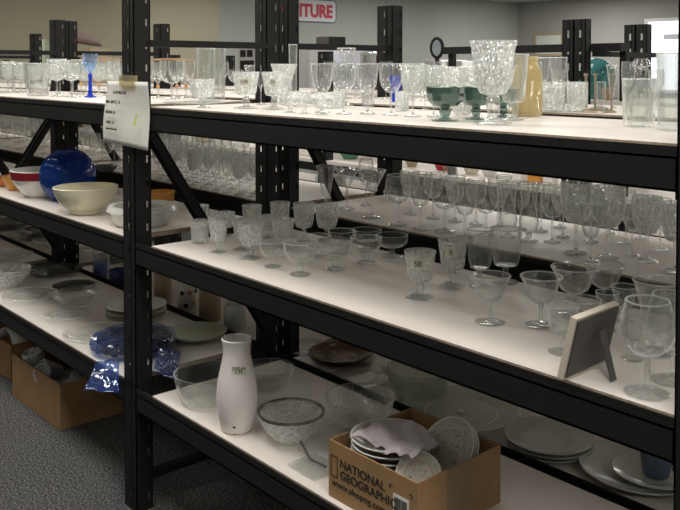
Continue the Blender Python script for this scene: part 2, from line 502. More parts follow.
KINDS = {
 'wine': lambda: stem_kind([(.05, .44), (.24, .47), (.42, .58), (.5, .73), (.47, .88), (.42, 1)]),
 'wineS': lambda: [('wine_glass', lmesh('wine_glass', [(0, 0), (.36, 0), (.36, .02), (.08, .05), (.045, .1), (.045, .40), (.06, .44), (.28, .49), (.45, .62), (.5, .78), (.46, 1), (.44, 1), (.47, .78), (.42, .63), (.26, .51), (0, .47)], 'etched', 16))],
 'winecut': lambda: stem_kind([(.06, .42), (.28, .46), (.44, .58), (.48, .75), (.49, 1)], m='cutfine', mod=rotmod(12, .02, .43, .8), seg=36),
 'winepetal': lambda: stem_kind([(.06, .42), (.30, .46), (.45, .60), (.48, .78), (.50, 1)], m='cutfine', mod=rotmod(8, .035, .4, .9), seg=48),
 'winetall': lambda: stem_kind([(.05, .40), (.26, .45), (.40, .60), (.45, .80), (.50, 1)], m='etched'),
 'winebig': lambda: stem_kind([(.05, .42), (.25, .44), (.42, .53), (.5, .68), (.485, .82), (.40, 1)], m='clear', t=.016, fr=.42, sr=.055),
 'goldwine': lambda: stem_kind([(.05, .40), (.28, .46), (.45, .62), (.5, .80), (.49, 1)], rimgold=True, knobm=True, m='etched'),
 'balloon': lambda: stem_kind([(.05, .38), (.30, .43), (.47, .58), (.5, .75), (.46, 1)], rimgold=True, m='clear'),
 'goblet': lambda: stem_kind([(.16, .36), (.34, .38), (.39, .46), (.44, .75), (.5, 1)], sr=.09, fr=.34, knob=(.22, .13), m='cutfine', square=True, seg=24, t=.04),
 'gobletr': lambda: stem_kind([(.16, .34), (.36, .38), (.44, .55), (.47, .78), (.5, 1)], sr=.08, fr=.36, knob=(.2, .12), m='cutfine', seg=24, t=.035),
 'tallgoblet': lambda: stem_kind([(.14, .30), (.36, .33), (.43, .45), (.46, .8), (.5, 1)], sr=.08, fr=.42, m='etched', t=.035, mod=rotmod(9, .03), seg=36),
 'sherbet': lambda: stem_kind([(.10, .42), (.33, .46), (.47, .62), (.5, .80), (.5, 1)], sr=.09, fr=.33, m='clear', t=.02, fm='rim'),
 'coupe': lambda: stem_kind([(.05, .44), (.16, .46), (.29, .54), (.36, .68), (.43, .88), (.5, 1)], sr=.04, fr=.37, knob=(.40, .065), m='etched', t=.018),
 'smallcoupe': lambda: stem_kind([(.08, .40), (.28, .43), (.38, .56), (.44, .80), (.5, 1)], sr=.05, fr=.42, knob=(.32, .10), m='etched', t=.02),
 'martini': lambda: stem_kind([(.04, .5), (.12, .54), (.30, .78), (.5, 1)], sr=.04, fr=.33, m='clear', t=.018),
 'bell': lambda: stem_kind([(.10, .30), (.26, .33), (.33, .50), (.38, .72), (.44, .9), (.5, 1)], sr=.08, fr=.34, m='etched', t=.02),
 'flare': lambda: stem_kind([(.06, .28), (.22, .34), (.30, .60), (.42, .88), (.5, 1)], sr=.06, fr=.36, m='clear', t=.025),
 'hourglass': lambda: stem_kind([(.08, .12), (.35, .2), (.42, .35), (.28, .60), (.36, .85), (.5, 1)], sr=.1, fr=.4, m='clear', t=.025),
 'cordial': lambda: stem_kind([(.05, .55), (.3, .62), (.46, .78), (.5, 1)], sr=.11, fr=.4, m='paleblue', sm='bluestem', fm='bluestem', t=.03),
 'tumbler': lambda: [('tumbler', lmesh('tumbler', cup([(.36, 0), (.40, .04), (.45, .5), (.5, 1)], .035, tb=.08), 'cutfine', 24))],
 'tumblerc': lambda: [('tumbler', lmesh('tumbler', cup([(.38, 0), (.41, .03), (.45, .5), (.5, 1)], .03, tb=.06), 'clear', 24))],
 'tumblerf': lambda: [('tumbler', lmesh('tumbler', cup([(.36, 0), (.38, .04), (.46, .5), (.5, 1)], .05, tb=.08), 'rim', 10, None, False))],
 'vfacet': lambda: [('vase', lmesh('vase', cup([(.24, 0), (.28, .03), (.30, .45), (.33, .66), (.5, 1)], .04, tb=.1), 'cut', 12, None, False))],
 'vasecut': lambda: [('vase', lmesh('vase', cup([(.40, 0), (.43, .03), (.44, .3), (.46, .7), (.5, .97), (.49, 1)], .05, tb=.1), 'ribbed', 40, rotmod(10, .05, .02, .8)))],
 'vasetall': lambda: [('vase', lmesh('vase', cup([(.44, 0), (.46, .02), (.44, .35), (.46, .70), (.5, 1)], .06, tb=.06), 'ribbed', 8, None, False))],
 'jar': lambda: [('tumbler', lmesh('tumbler', cup([(.46, 0), (.5, .04), (.5, .5), (.5, 1)], .035, tb=.06), 'cutfine', 24))],
 'green': lambda: stem_kind([(.12, .40), (.32, .44), (.46, .60), (.49, .82), (.5, 1)], sr=.10, fr=.36, knob=(.24, .15), m='green', fm='green', sm='green', seg=12, smooth=False, t=.03),
 'ornate': lambda: stem_kind([(.08, .34), (.28, .38), (.40, .50), (.43, .72), (.46, .92), (.5, 1)], sr=.11, fr=.40, knob=(.24, .15), m='cut', t=.03, seg=36, footmod=rotmod(8, .07)),
 'ribgoblet': lambda: stem_kind([(.15, .26), (.34, .29), (.40, .45), (.45, .75), (.5, 1)], sr=.12, fr=.36, knob=(.15, .16), m='ribbed', t=.03, seg=64, mod=rotmod(16, .03, .3, .75)),
 'ribbowl': lambda: [('bowl', lmesh('bowl', cup([(.30, 0), (.33, .05), (.40, .35), (.46, .7), (.5, 1)], .02, tb=.08), 'ribbed', 96, rotmod(32, .018, .1, .92)))],
 'silverbowl': lambda: bowl_kind([(.22, 0), (.26, .06), (.38, .35), (.46, .7), (.49, .97)], 'cut', .025, 36, None, 'silver'),
 'glassbowl': lambda: [('bowl', lmesh('bowl', cup([(.34, 0), (.38, .04), (.43, .3), (.48, .75), (.5, 1)], .018, tb=.06), 'clear', 40))],
 'cutbowl': lambda: [('bowl', lmesh('bowl', cup([(.22, 0), (.26, .06), (.38, .4), (.46, .7), (.5, 1)], .03, tb=.08), 'cut', 48, rotmod(12, .03, .5)))],
 'creambowl': lambda: bowl_kind([(.24, 0), (.26, .08), (.25, .12), (.36, .3), (.45, .6), (.49, .86), (.5, 1)], 'cream', .02, 48),
 'redbowl': lambda: bowl_kind([(.26, 0), (.28, .06), (.38, .3), (.45, .6), (.49, .82), (.5, 1)], 'white', .02, 40) + [('red_band', lmesh('red_band', [(.478, .68), (.492, .69), (.512, .99), (.50, .99)], 'red', 40))],
 'plainbowl': lambda: bowl_kind([(.26, 0), (.28, .06), (.40, .4), (.47, .7), (.5, 1)], 'orange', .03, 32),
}
def plate_prof(t=.05, well=.62, r=.5):
    return [(0, .0), (r*well*.9, 0), (r*well, .08), (r*.98, .80), (r, 1), (r*.97, 1), (r*well, .35), (r*well*.9, .25), (0, .22)]
def plate_mesh(m):
    me = lmesh('plate', [(0, .0), (.27, 0), (.295, .04), (.315, .10), (.47, .72), (.485, .86), (.5, 1), (.49, 1.06), (.475, 1), (.46, .88), (.315, .32), (.295, .26), (.27, .23), (0, .22)], m, 48)
    if m == 'floral':
        me.materials.append(M['white']); me.materials.append(M['tan'])
        for p in me.polygons:
            c = p.center; r = math.hypot(c.x, c.y)
            p.material_index = 1 if (r > .478 or r < .12) else 2 if .296 < r < .315 else 0
    elif len(me.materials) > 1:
        for p in me.polygons:
            c = p.center; r = math.hypot(c.x, c.y)
            p.material_index = 1 if (r > .484 or .29 < r < .312) else 0  # rim and well ring take the whitened lip as a painted highlight
    return me
for k, m in (('plate_clear', 'clear'), ('plate_smoke', 'smoke'), ('plate_brown', 'brown'), ('plate_lime', 'lime'), ('plate_grey', 'celadon'), ('plate_dark', 'grey'), ('plate_floral', 'floral'), ('plate_cut', 'etched'), ('plate_frost', 'frost'), ('plate_tan', 'tan'), ('plate_white', 'white')):
    KINDS[k] = (lambda m: lambda: [('plate', plate_mesh(m))])(m)
ZP = {'TN': ZT, 'TR': RZT, 'MN': ZM, 'ML': ZML, 'BL': ZBL, 'MR': RZM, 'BN': ZB, 'BR': RZB, 'FL': 0.0}
def put(kind, loc, w, h, name, label, cat, group=None, rz=0, tilt=None, single=None):
    if kind not in MESH: MESH[kind] = KINDS[kind]()
    parts = MESH[kind]
    if len(parts) == 1:
        o = bpy.data.objects.new(name, parts[0][1]); C.objects.link(o)
        tag(o, label, cat, group)
    else:
        o = thing(name, label, cat, group=group)
        for n, me in parts: inst(n, me, o)
    o.location = loc; o.scale = (w, w, h)
    o.rotation_euler = tilt if tilt else (0, 0, rz)
    return o
NOFIT = ()
DISCS = []
def place(kind, cx, yb, yr, w, zone, name, label, cat, group=None, rz=0, zoff=0, stick=None):
    p = at(cx, yb, ZP[zone]+zoff); s = ppm(p)
    if kind in NOFIT: pass
    p.z += .0008
    o = put(kind, p, w/s, max((yb-yr)/s, .004), name, label, cat, group, rz)
    if not kind.startswith('plate'): DISCS.append([o, w/s/2*.93, 1.0/(1+(w/18)**2*4) if zoff == 0 else 0, zone])
    if stick:   # price sticker on the side that faces the aisle
        sw, sh, zf, txt, rr = stick
        rad = w/s*rr
        a = math.atan2(-p.y, -p.x) + R(-8)
        b = MB(); n = 5; da = (sw/s)/rad
        h = (yb-yr)/s
        for i in range(n-1):
            t0 = a - da/2 + da*i/(n-1); t1 = a - da/2 + da*(i+1)/(n-1)
            q = []
            for rr_ in (rad, rad+.0006):
                for (tt, zz) in ((t0, zf*h), (t1, zf*h), (t1, zf*h+sh/s), (t0, zf*h+sh/s)):
                    q.append(b.bm.verts.new((rr_*math.cos(tt), rr_*math.sin(tt), zz)))
            for f in ((0, 1, 2, 3), (7, 6, 5, 4), (0, 4, 5, 1), (3, 2, 6, 7)): b.bm.faces.new([q[k] for k in f])
        st = b.build('price_sticker', M['sticker'], None)
        st.parent = o; st.scale = (1/o.scale.x, 1/o.scale.y, 1/o.scale.z)
        st.rotation_euler = (0, 0, -rz)
        if txt:
            r2 = rad+.0012
            t = text(txt, sh/s*.62, M['ink'], (0, 0, 0), (0, 0, 0), st, 'handwriting', align='CENTER')
            t.location = (r2*math.cos(a), r2*math.sin(a), zf*h+sh/s*.25)
            t.rotation_euler = (PI/2, 0, a+PI/2)
    return o
ORD = ['first', 'second', 'third', 'fourth', 'fifth', 'sixth', 'seventh', 'eighth', 'ninth', 'tenth']

# ------------------------------------------------------------------ top shelf of the nearest rack
T = 'TN'
# left bay
for i, (x, yb, yr, w) in enumerate([(6, 93.5, 64, 18), (21, 93, 65, 17)]):
    place('tumblerc', x, yb, yr, w, T, 'glass_tumbler', ['clear tumbler at the far left end of the top shelf', 'clear tumbler beside the wide faceted one, top shelf far left'][i], 'glass')
place('tumblerf', 38, 96, 64, 28, T, 'glass_tumbler', 'wide faceted clear tumbler on the top shelf left of the tall stemware', 'glass')
place('winecut', 57, 97, 60, 20, T, 'wine_glass', 'cut wine glass on the top shelf in front of the left double post', 'wine glass')
place('wine', 72, 97.5, 61, 24, T, 'wine_glass', 'large wine glass on the top shelf just left of the blue stemmed glass', 'wine glass')
place('cordial', 90, 97.5, 55, 15, T, 'cordial_glass', 'tall pale blue cordial glass with a cobalt blue stem and foot', 'glass')
for i, (x, yb, yr, w) in enumerate([(83, 95, 60.5, 19), (98, 95, 61, 19), (109, 96, 60, 19), (120, 97, 60, 19)]):
    place('goldwine', x, yb, yr, w, T, 'gold_rimmed_goblet', ['gold-rimmed goblet directly behind the blue stemmed glass', 'gold-rimmed goblet just right of the blue stemmed glass', 'gold-rimmed goblet half hidden by the left edge of the price list', 'gold-rimmed goblet hidden behind the taped price list and post'][i], 'goblet', 'gold-rimmed goblets on the top shelf')
for i, x in enumerate(range(4, 120, 11)):
    place('wineS', x, 89.5+x*.045, 63, 12, 'TR', 'wine_glass', 'small wine glass in the back row of the top shelf, left bay', 'wine glass', 'back row of small wine glasses on the left top shelf')
for i, x in enumerate(range(8, 122, 13)):
    place('winecut', x, 92.5+x*.02, 62+(i*5) % 4, 13, T, 'wine_glass', 'cut wine glass in the crowded second row of the left top shelf', 'wine glass', 'crowded second row of cut glasses on the left top shelf')
# right bay, left part
for i, (k, x, yb, yr, w) in enumerate([('goldwine', 158, 98.5, 60, 18), ('balloon', 172, 99.5, 59.5, 25), ('goldwine', 182, 97.5, 60, 17), ('goldwine', 191, 98, 60.5, 19)]):
    place(k, x, yb, yr, w, T, 'gold_rimmed_goblet', ['gold-rimmed goblet touching the right side of the front post', 'wide balloon goblet with gold rim, right of the front post', 'gold-rimmed goblet standing behind the wide balloon goblet', 'gold-rimmed goblet left of the tall clear vases'][i], 'goblet', 'gold-rimmed goblets on the top shelf')
place('gobletr', 202, 108, 80, 26, T, 'dessert_glass', 'low cut glass dessert goblet in front of the tall clear vases', 'dessert glass')
place('vasecut', 206, 100.5, 49, 19, T, 'glass_vase', 'left one of two tall clear glass vases on the top shelf', 'vase')
place('vasecut', 224, 99.5, 49, 17, T, 'glass_vase', 'right one of two tall clear glass vases on the top shelf', 'vase')
place('goblet', 246, 109, 73, 27, T, 'pressed_goblet', 'pressed glass goblet with yellow price sticker, left of the double post', 'goblet', 'pressed goblets on the top shelf', .3, stick=(15, 7, .66, '2.00', .47))
place('goblet', 274, 110, 73, 24, T, 'pressed_goblet', 'pressed glass goblet with small yellow sticker before the double post', 'goblet', 'pressed goblets on the top shelf', .3, stick=(10, 7, .66, '.50', .47))
place('martini', 261, 105, 74, 15, T, 'cordial_glass', 'narrow stemmed glass between the two stickered pressed goblets', 'glass')
place('vfacet', 284, 104, 65, 27, T, 'cut_glass_vase', 'flared cut glass vase standing in front of the double post', 'vase')
for i, (x, yb, yr, w) in enumerate([(290, 113, 99, 22), (307, 114, 100, 21), (322, 115, 99, 20)]):
    place('sherbet', x, yb, yr, w, T, 'glass_dish', ['leftmost of the three low footed dishes on the top shelf edge', 'middle one of the three low footed dishes on the top shelf edge', 'rightmost of the three low footed dishes on the top shelf edge'][i], 'dish', 'low footed glass dishes on the top shelf')
place('jar', 300, 107, 92, 22, T, 'glass_pot', 'short banded glass pot behind the low footed dishes', 'dish')
place('jar', 330, 108, 93, 30, T, 'glass_pot', 'wide short banded glass pot behind the first wine glasses', 'dish')
place('vasetall', 302, 103, 46, 9, T, 'glass_vase', 'very narrow clear bud vase just right of the double post', 'vase')
for i, (x, yb, yr, w) in enumerate([(320, 113.5, 65, 23.5), (344, 115, 65, 24), (367.5, 114.5, 65, 23), (391, 116, 65, 23.5), (414, 117.5, 65, 24)]):
    place('winetall' if i in (0, 2) else 'wine' if i != 4 else 'winecut', x, yb, yr, w, T, 'wine_glass', '%s from the left of five clear wine glasses on the top shelf edge' % ORD[i], 'wine glass', 'wine glasses along the top shelf edge')
place('flare', 378, 105, 50, 18, T, 'parfait_glass', 'tall flared parfait glass behind the wine glass row', 'glass')
place('tumblerf', 399, 106, 54, 16, T, 'glass_tumbler', 'tall faceted tumbler behind the fourth wine glass on the top shelf', 'glass')
place('winecut', 432, 117.5, 67, 20, T, 'wine_glass', 'cut wine glass just left of the green sherbet glasses', 'wine glass')
place('cutbowl', 462, 115, 68, 36, T, 'cut_glass_bowl', 'tall starburst cut glass bowl behind the green sherbets', 'bowl')
place('winecut', 446, 112, 68, 18, T, 'wine_glass', 'cut wine glass behind the left green sherbet', 'wine glass')
place('wineS', 425, 111, 80, 16, T, 'wine_glass', 'small wine glass behind the fifth wine glass', 'wine glass')
place('jar', 402, 111, 92, 14, T, 'shot_glass', 'squat clear shot glass behind the wine glass stems', 'glass')
place('green', 445, 121, 88, 39, T, 'green_sherbet_glass', 'left smoky green sherbet glass, nearest the shelf edge', 'dessert glass', 'smoky green sherbet glasses')
place('green', 476, 119.5, 88, 34, T, 'green_sherbet_glass', 'middle smoky green sherbet glass beside the large ornate goblet', 'dessert glass', 'smoky green sherbet glasses')
place('green', 503, 117.5, 89, 32, T, 'green_sherbet_glass', 'smoky green sherbet glass mostly hidden behind the large ornate goblet', 'dessert glass', 'smoky green sherbet glasses')
place('ornate', 493, 125, 43, 47, T, 'ornate_goblet', 'largest ornate pressed glass goblet with scalloped foot on the top shelf', 'goblet')
place('ribgoblet', 513, 121, 56, 30, T, 'ribbed_goblet', 'ribbed clear goblet between the ornate goblet and the amber bottle', 'goblet')
# amber bottle
p = at(527, 116.2, ZT); s = ppm(p)
o = thing('amber_bottle', 'crackled yellow glass bottle behind the ribbed goblet on the top shelf', 'bottle', p)
b = MB(); b.lathe([(0, 0), (13/s, 0), (15/s, 2/s), (15/s, 36/s), (14.5/s, 43/s), (12/s, 49/s), (10.5/s, 52/s), (10/s, 58/s), (9/s, 58/s), (9.5/s, 51/s), (11/s, 48/s), (13.3/s, 42/s), (13.8/s, 36/s), (13.8/s, 4/s), (0, 3/s)], 28); b.build('bottle_body', M['amber'], o, True)
b = MB(); b.lathe([(9/s, 56/s), (11/s, 56/s), (11/s, 59.5/s), (9/s, 59.5/s)], 20); b.build('bottle_lip', M['amber'], o, True)
for i, (x, w) in enumerate([(541, 10), (554, 22), (577, 21)]):
    place('jar', x, 110.8+i*.6, 83, w, 'TR', 'patterned_tumbler', ['narrow patterned tumbler touching the amber bottle', 'widest patterned tumbler between the amber bottle and far posts', 'patterned tumbler in front of the far double post'][i], 'glass', 'patterned straight tumblers on the top shelf')
for i, (x, w) in enumerate([(543, 16), (557, 18)]):
    place('winetall', x, 105, 58.5, w, 'TR', 'wine_glass', ['left one of two wine glasses rising behind the patterned tumblers', 'right one of two wine glasses rising behind the patterned tumblers'][i], 'wine glass')
# pewter stand with three rods and a glass insert
p = at(598, 112.3, RZT); s = ppm(p)
o = thing('candle_stand', 'small pewter stand with three upright rods on the top shelf', 'candle holder', p)
b = MB(); b.lathe([(0, 0), (18/s, 0), (17.5/s, 1.5/s), (10/s, 4/s), (4/s, 5.5/s), (0, 5.5/s)], 32); b.build('base', M['brass'], o, True)
for k, (dx, dy) in enumerate([(-12, -3), (-4, 6), (13, 3)]):
    b = MB(); b.tube([(dx/s*.656+dy/s*.5, dx/s*.754-dy/s*.5, 2/s), (dx/s*.656+dy/s*.5, dx/s*.754-dy/s*.5, 36/s)], 1.1/s, 8)
    b.lathe([(0, 35/s), (2/s, 36/s), (2/s, 38/s), (0, 39/s)], 10, c=(dx/s*.656+dy/s*.5, dx/s*.754-dy/s*.5, 0)); b.build('rod', M['brass'], o, True)
place('tumblerc', 601, 112.3, 83, 9, 'TR', 'glass_tube', 'narrow clear glass tube held inside the pewter stand', 'glass', zoff=.012)
place('vasecut', 639, 127, 80, 34, T, 'cut_glass_vase', 'fluted cut glass vase on the top shelf beside the tall vase', 'vase')
place('vasetall', 670, 131, 55, 29, T, 'glass_vase', 'tallest faceted clear vase at the right end of the top shelf', 'vase')
p = at(641, 121, ZT); s = ppm(p)
b = MB(); b.lathe(cup([(10/s, 0), (11/s, 2/s), (11/s, 25/s), (5/s, 38/s), (4.5/s, 44/s), (7/s, 54/s)], .0025), 24)
tag(b.build('glass_carafe', M['clear'], None, True), 'clear carafe neck rising behind the fluted cut vase', 'carafe').location = p
# glass plates laid on the shelf
place('plate_clear', 195, 104, 102.5, 64, T, 'glass_plate', 'flat white-edged glass plate under the tall clear vases', 'plate')
# back row, right bay, on the rear rack's top board
for i, x in enumerate([208, 222, 236, 250, 330, 342, 356, 386, 410, 424, 440, 458, 520, 535, 560, 612, 628, 656]):
    place('wineS' if i % 3 else 'flare', x, 68+(x+400)*.0405, [66, 62, 70][i % 3], 12+i % 3*2, 'TR', 'wine_glass', 'small clear glass in the back row of the top shelf, right bay', 'wine glass', 'back row of small glasses on the right top shelf')
b = MB(); p = at(413, 104, RZT); s = ppm(p); b.lathe(cup([(5/s, 0), (5/s, 10/s), (6/s, 22/s)], .002), 20)
tag(b.build('blue_tumbler', M['bluestem'], None, True), 'small cobalt blue tumbler behind the wine glass stems', 'glass').location = at(396, 102, RZT)

# ------------------------------------------------------------------ middle shelf, left bay
place('creambowl', 86, 213, 187, 63, 'ML', 'mixing_bowl', 'cream stoneware mixing bowl on the left middle shelf', 'bowl')
place('redbowl', 43, 196, 170, 60, 'ML', 'mixing_bowl', 'white bowl with a dark red band under its rim', 'bowl')
p = at(68, 200, ZML); s = ppm(p)
b = MB(); rr = 27.3/s
pr = [(0, 0), (rr*.45, 0)]
for k in range(3, 26):
    a = -PI/2 + PI*k/28
    pr.append((rr*math.cos(a), max(.0002*k, rr*(math.sin(a)+.90))))
r_end, z_end = pr[-1]
pr += [(r_end-.004, z_end)] + [(max(.001, q[0]-.004), q[1]) for q in pr[-2:2:-1]] + [(0, .006)]
b.lathe(pr, 40)
tag(b.build('blue_globe_vase', M['blue'], None, True), 'round cobalt blue glass globe vase between the two bowls', 'vase').location = p
DISCS.append([bpy.data.objects['blue_globe_vase'], rr*.6, 0, 'ML'])
place('plainbowl', 16, 190, 176, 26, 'ML', 'orange_bowl', 'small orange glazed bowl behind the red-banded bowl', 'bowl')
p = at(2, 186, ZML); s = ppm(p)
b = MB(); b.lathe([(0, 0), (9/s, 0), (12/s, 3/s), (8/s, 7/s), (3/s, 8/s), (0, 8/s)], 24)
tag(b.build('copper_lid', M['copper'], None, True), 'shiny copper orange dish at the far left of the middle shelf', 'dish').location = p
p = at(142, 224, ZML); s = ppm(p)
o = thing('casserole_dish', 'white casserole dish with clear glass lid behind the front post', 'casserole', p)
b = MB(); b.lathe(cup([(25/s, 0), (28/s, 3/s), (31/s, 12/s), (33/s, 14/s)], 1.5/s), 36); b.build('dish', M['white'], o, True)
b = MB(); b.lathe([(31/s, 14.4/s), (29/s, 15.5/s), (18/s, 17.4/s), (0, 18.5/s), (0, 17.7/s), (18/s, 16.6/s), (28/s, 15/s), (31/s, 14.4/s)], 36)
b.lathe([(0, 18/s), (3/s, 18.5/s), (4/s, 21/s), (0, 22/s)], 16); b.build('lid', M['clear'], o, True)
place('plainbowl', 160, 213, 192, 30, 'ML', 'orange_bowl', 'orange bowl behind the casserole, right of the front post', 'bowl')

# ------------------------------------------------------------------ middle shelf of the nearest rack, right bay
Z = 'MN'
SET = 'pressed goblets on the middle shelf'
place('tumbler', 200, 243, 221, 20, Z, 'pressed_tumbler', 'leftmost pressed glass tumbler on the middle shelf, right of the front post', 'glass')
place('goblet', 218, 253, 222, 19, Z, 'pressed_goblet', 'small pressed square-foot goblet beside the leftmost tumbler', 'goblet', SET, .4)
place('goblet', 251, 259, 224, 27, Z, 'pressed_goblet', 'stout pressed goblet with ringed bowl, third along the middle shelf edge', 'goblet', SET, .5)
place('goblet', 243, 250, 220, 22, Z, 'pressed_goblet', 'pressed goblet standing behind the stout ringed goblet', 'goblet', SET, .5)
place('tumbler', 252, 231, 206, 20, Z, 'pressed_tumbler', 'pressed tumbler with a square price sticker in front of the double post', 'glass', stick=(9, 7, .6, '', .49))
place('tumbler', 280, 232, 203, 20, Z, 'pressed_tumbler', 'pressed tumbler at the back, in front of the double post', 'glass')
place('goblet', 283, 247, 220, 24, Z, 'pressed_goblet', 'pressed goblet in front of the rear tumbler by the double post', 'goblet', SET, .5)
place('gobletr', 304, 241, 204, 22, Z, 'water_goblet', 'tall textured water goblet right of the double post', 'goblet')
place('gobletr', 329, 240, 206, 24, Z, 'water_goblet', 'tall textured water goblet, second right of the double post', 'goblet')
place('gobletr', 268, 238, 216, 18, Z, 'pressed_goblet', 'small round-foot goblet between the two rear tumblers', 'goblet')
place('gobletr', 225, 236, 213, 20, Z, 'pressed_goblet', 'round-foot goblet at the back, behind the small square-foot goblet', 'goblet')
place('gobletr', 200, 228, 206, 18, Z, 'pressed_goblet', 'round-foot goblet at the back, behind the leftmost tumbler', 'goblet')
for i, (x, yb, yr, w) in enumerate([(273, 267, 242, 27), (300, 275, 243, 33), (335, 269, 243, 31), (366, 263, 238, 31), (394, 256, 235, 32), (318, 257, 236, 26), (345, 252, 231, 28), (372, 249, 229, 29)]):
    place('sherbet', x, yb, yr, w, Z, 'sherbet_glass', ['leftmost sherbet glass, touching the stout pressed goblets', 'largest sherbet glass, nearest the shelf edge', 'sherbet glass right of the largest one', 'sherbet glass halfway between the largest one and the stickered goblet', 'sherbet glass just left of the goblet with numbered sticker', 'left of the three rear sherbet glasses', 'middle one of the three rear sherbet glasses', 'right of the three rear sherbet glasses'][i], 'dessert glass', 'clear sherbet glasses on the middle shelf')
place('goblet', 420, 298, 252, 32, Z, 'pressed_goblet', 'square-foot pressed goblet with sticker reading 50, alone at the edge', 'goblet', SET, .35, stick=(17, 12, .68, '50', .475))
place('goblet', 454, 286, 241, 30, Z, 'pressed_goblet', 'pressed goblet with blank sticker behind the one marked 50', 'goblet', SET, .35, stick=(11, 10, .70, '0', .475))
place('tallgoblet', 478, 287, 230, 26, Z, 'frosted_goblet', 'tall milky glass goblet behind the front etched coupe', 'goblet', 'tall milky goblets')
place('tallgoblet', 513, 281, 228, 31, Z, 'frosted_goblet', 'milky glass goblet with short stem between the two front coupes', 'goblet', 'tall milky goblets')
place('coupe', 490, 323, 276, 41, Z, 'champagne_coupe', 'etched champagne coupe nearest the shelf edge, left of the other two', 'coupe glass', 'etched champagne coupes')
place('coupe', 541, 326, 277, 42, Z, 'champagne_coupe', 'etched champagne coupe in the middle of the three', 'coupe glass', 'etched champagne coupes')
place('coupe', 574, 315, 268, 46, Z, 'champagne_coupe', 'largest etched champagne coupe, right of the other two', 'coupe glass', 'etched champagne coupes')
place('coupe', 609, 305, 264, 40, Z, 'champagne_coupe', 'etched champagne coupe at the back behind the small glasses', 'coupe glass', 'etched champagne coupes')
place('smallcoupe', 562, 353, 306, 33, Z, 'liqueur_glass', 'small etched liqueur glass just left of the leaning picture frame', 'glass')
place('smallcoupe', 583, 342, 300, 35, Z, 'liqueur_glass', 'small etched liqueur glass directly behind the picture frame', 'glass')
place('smallcoupe', 607, 331, 293, 23, Z, 'liqueur_glass', 'tiny cut liqueur glass behind the right corner of the picture frame', 'glass')
place('smallcoupe', 624, 322, 287, 25, Z, 'liqueur_glass', 'tiny cut liqueur glass beside the bell-shaped goblet', 'glass')
place('bell', 655, 354, 282, 50, Z, 'bell_goblet', 'bell-shaped flared goblet behind the large round wine glass', 'goblet')
place('winebig', 647, 394, 302, 54, Z, 'wine_glass', 'large round-bowled wine glass standing nearest the camera by the right post', 'wine glass')
place('winebig', 673, 382, 296, 52, Z, 'wine_glass', 'round-bowled wine glass cut off by the right edge', 'wine glass')
place('winetall', 640, 358, 312, 30, Z, 'wine_glass', 'small wine glass whose foot shows behind the large round one', 'wine glass')

# picture frame seen from behind
pa = at(565, 383, ZM); pb = at(608, 363, ZM)
d = (pb-pa); wid = d.length; ang = math.atan2(d.y, d.x); s = ppm(pa)
hh = 66/s
fr = thing('picture_frame', 'small standing picture frame seen from behind, easel leg out', 'picture frame', pa, ang)
lean = R(13)
mt = Matrix.Translation((0, .004, .003)) @ Matrix.Rotation(lean, 4, 'X')
def fb(x0, x1, y0, y1, z0, z1, name, m, bev=0):
    b = MB(); b.box(x0, x1, y0, y1, z0, z1, mt); return b.build(name, M[m], fr)
fb(0, wid, .0, .012, .0, .010, 'frame_rail', 'palewood'); fb(0, wid, 0, .012, hh-.010, hh, 'frame_rail', 'palewood')
fb(0, .010, 0, .012, .010, hh-.010, 'frame_rail', 'palewood'); fb(wid-.010, wid, 0, .012, .010, hh-.010, 'frame_rail', 'palewood')
fb(.004, wid-.004, -.003, .002, .004, hh-.004, 'backing_board', 'photo_back')
fb(.006, wid-.006, .004, .007, .006, hh-.006, 'glass_pane', 'smoke')
lg = MB(); q = mt @ Vector((wid*.60, -.0045, hh*.66)); 
foot = Vector((wid*.44, -.052, .001))
lg.bm.faces.new([lg.bm.verts.new(v) for v in (q+Vector((-.010, 0, 0)), q+Vector((.012, 0, 0)), foot+Vector((.012, 0, .0)), foot+Vector((-.004, 0, .0)))])
ex = bmesh.ops.extrude_face_region(lg.bm, geom=lg.bm.faces[:])
bmesh.ops.translate(lg.bm, verts=[v for v in ex['geom'] if isinstance(v, bmesh.types.BMVert)], vec=(0, -.003, 0))
lg.build('easel_leg', M['photo_back'], fr)

# ------------------------------------------------------------------ middle shelf of the rear rack, right bay
Z = 'MR'
place('flare', 313, 214, 168, 20, Z, 'hurricane_glass', 'tall clear hurricane glass just right of the rear brace', 'glass')
place('martini', 347, 209, 168, 26, Z, 'martini_glass', 'left martini glass on the rear middle shelf', 'martini glass', 'martini glasses on the rear shelf')
place('martini', 372, 218, 171, 28, Z, 'martini_glass', 'right martini glass on the rear middle shelf', 'martini glass', 'martini glasses on the rear shelf')
place('wine', 366, 206, 160, 16, Z, 'wine_glass', 'narrow wine glass between the two martini glasses', 'wine glass')
front = [('wine', 398, 226, 176, 27), ('winetall', 421, 230, 174, 25), ('wine', 444, 232, 181, 29), ('winetall', 465, 238, 184, 26), ('wine', 486, 236, 186, 26),
         ('hourglass', 508, 238, 184, 22), ('hourglass', 530, 242, 184, 24), ('wine', 551, 243, 188, 24), ('winecut', 576, 254, 184, 32), ('winecut', 607, 259, 188, 34), ('winepetal', 647, 262, 198, 30), ('winepetal', 675, 272, 204, 28)]
lab = ['first wine glass right of the martini glasses, round bowl', 'flared etched wine glass behind the front stickered goblet', 'wide round wine glass right of the flared etched one', 'etched wine glass above the second stickered goblet', 'round wine glass left of the waisted glasses',
       'left waisted glass on the rear middle shelf', 'right waisted glass on the rear middle shelf', 'plain round wine glass left of the two big cut ones', 'left one of two big cut crystal wine glasses', 'right one of two big cut crystal wine glasses', 'petal-cut wine glass at the right end of the rear shelf', 'petal-cut wine glass cut off by the right post']
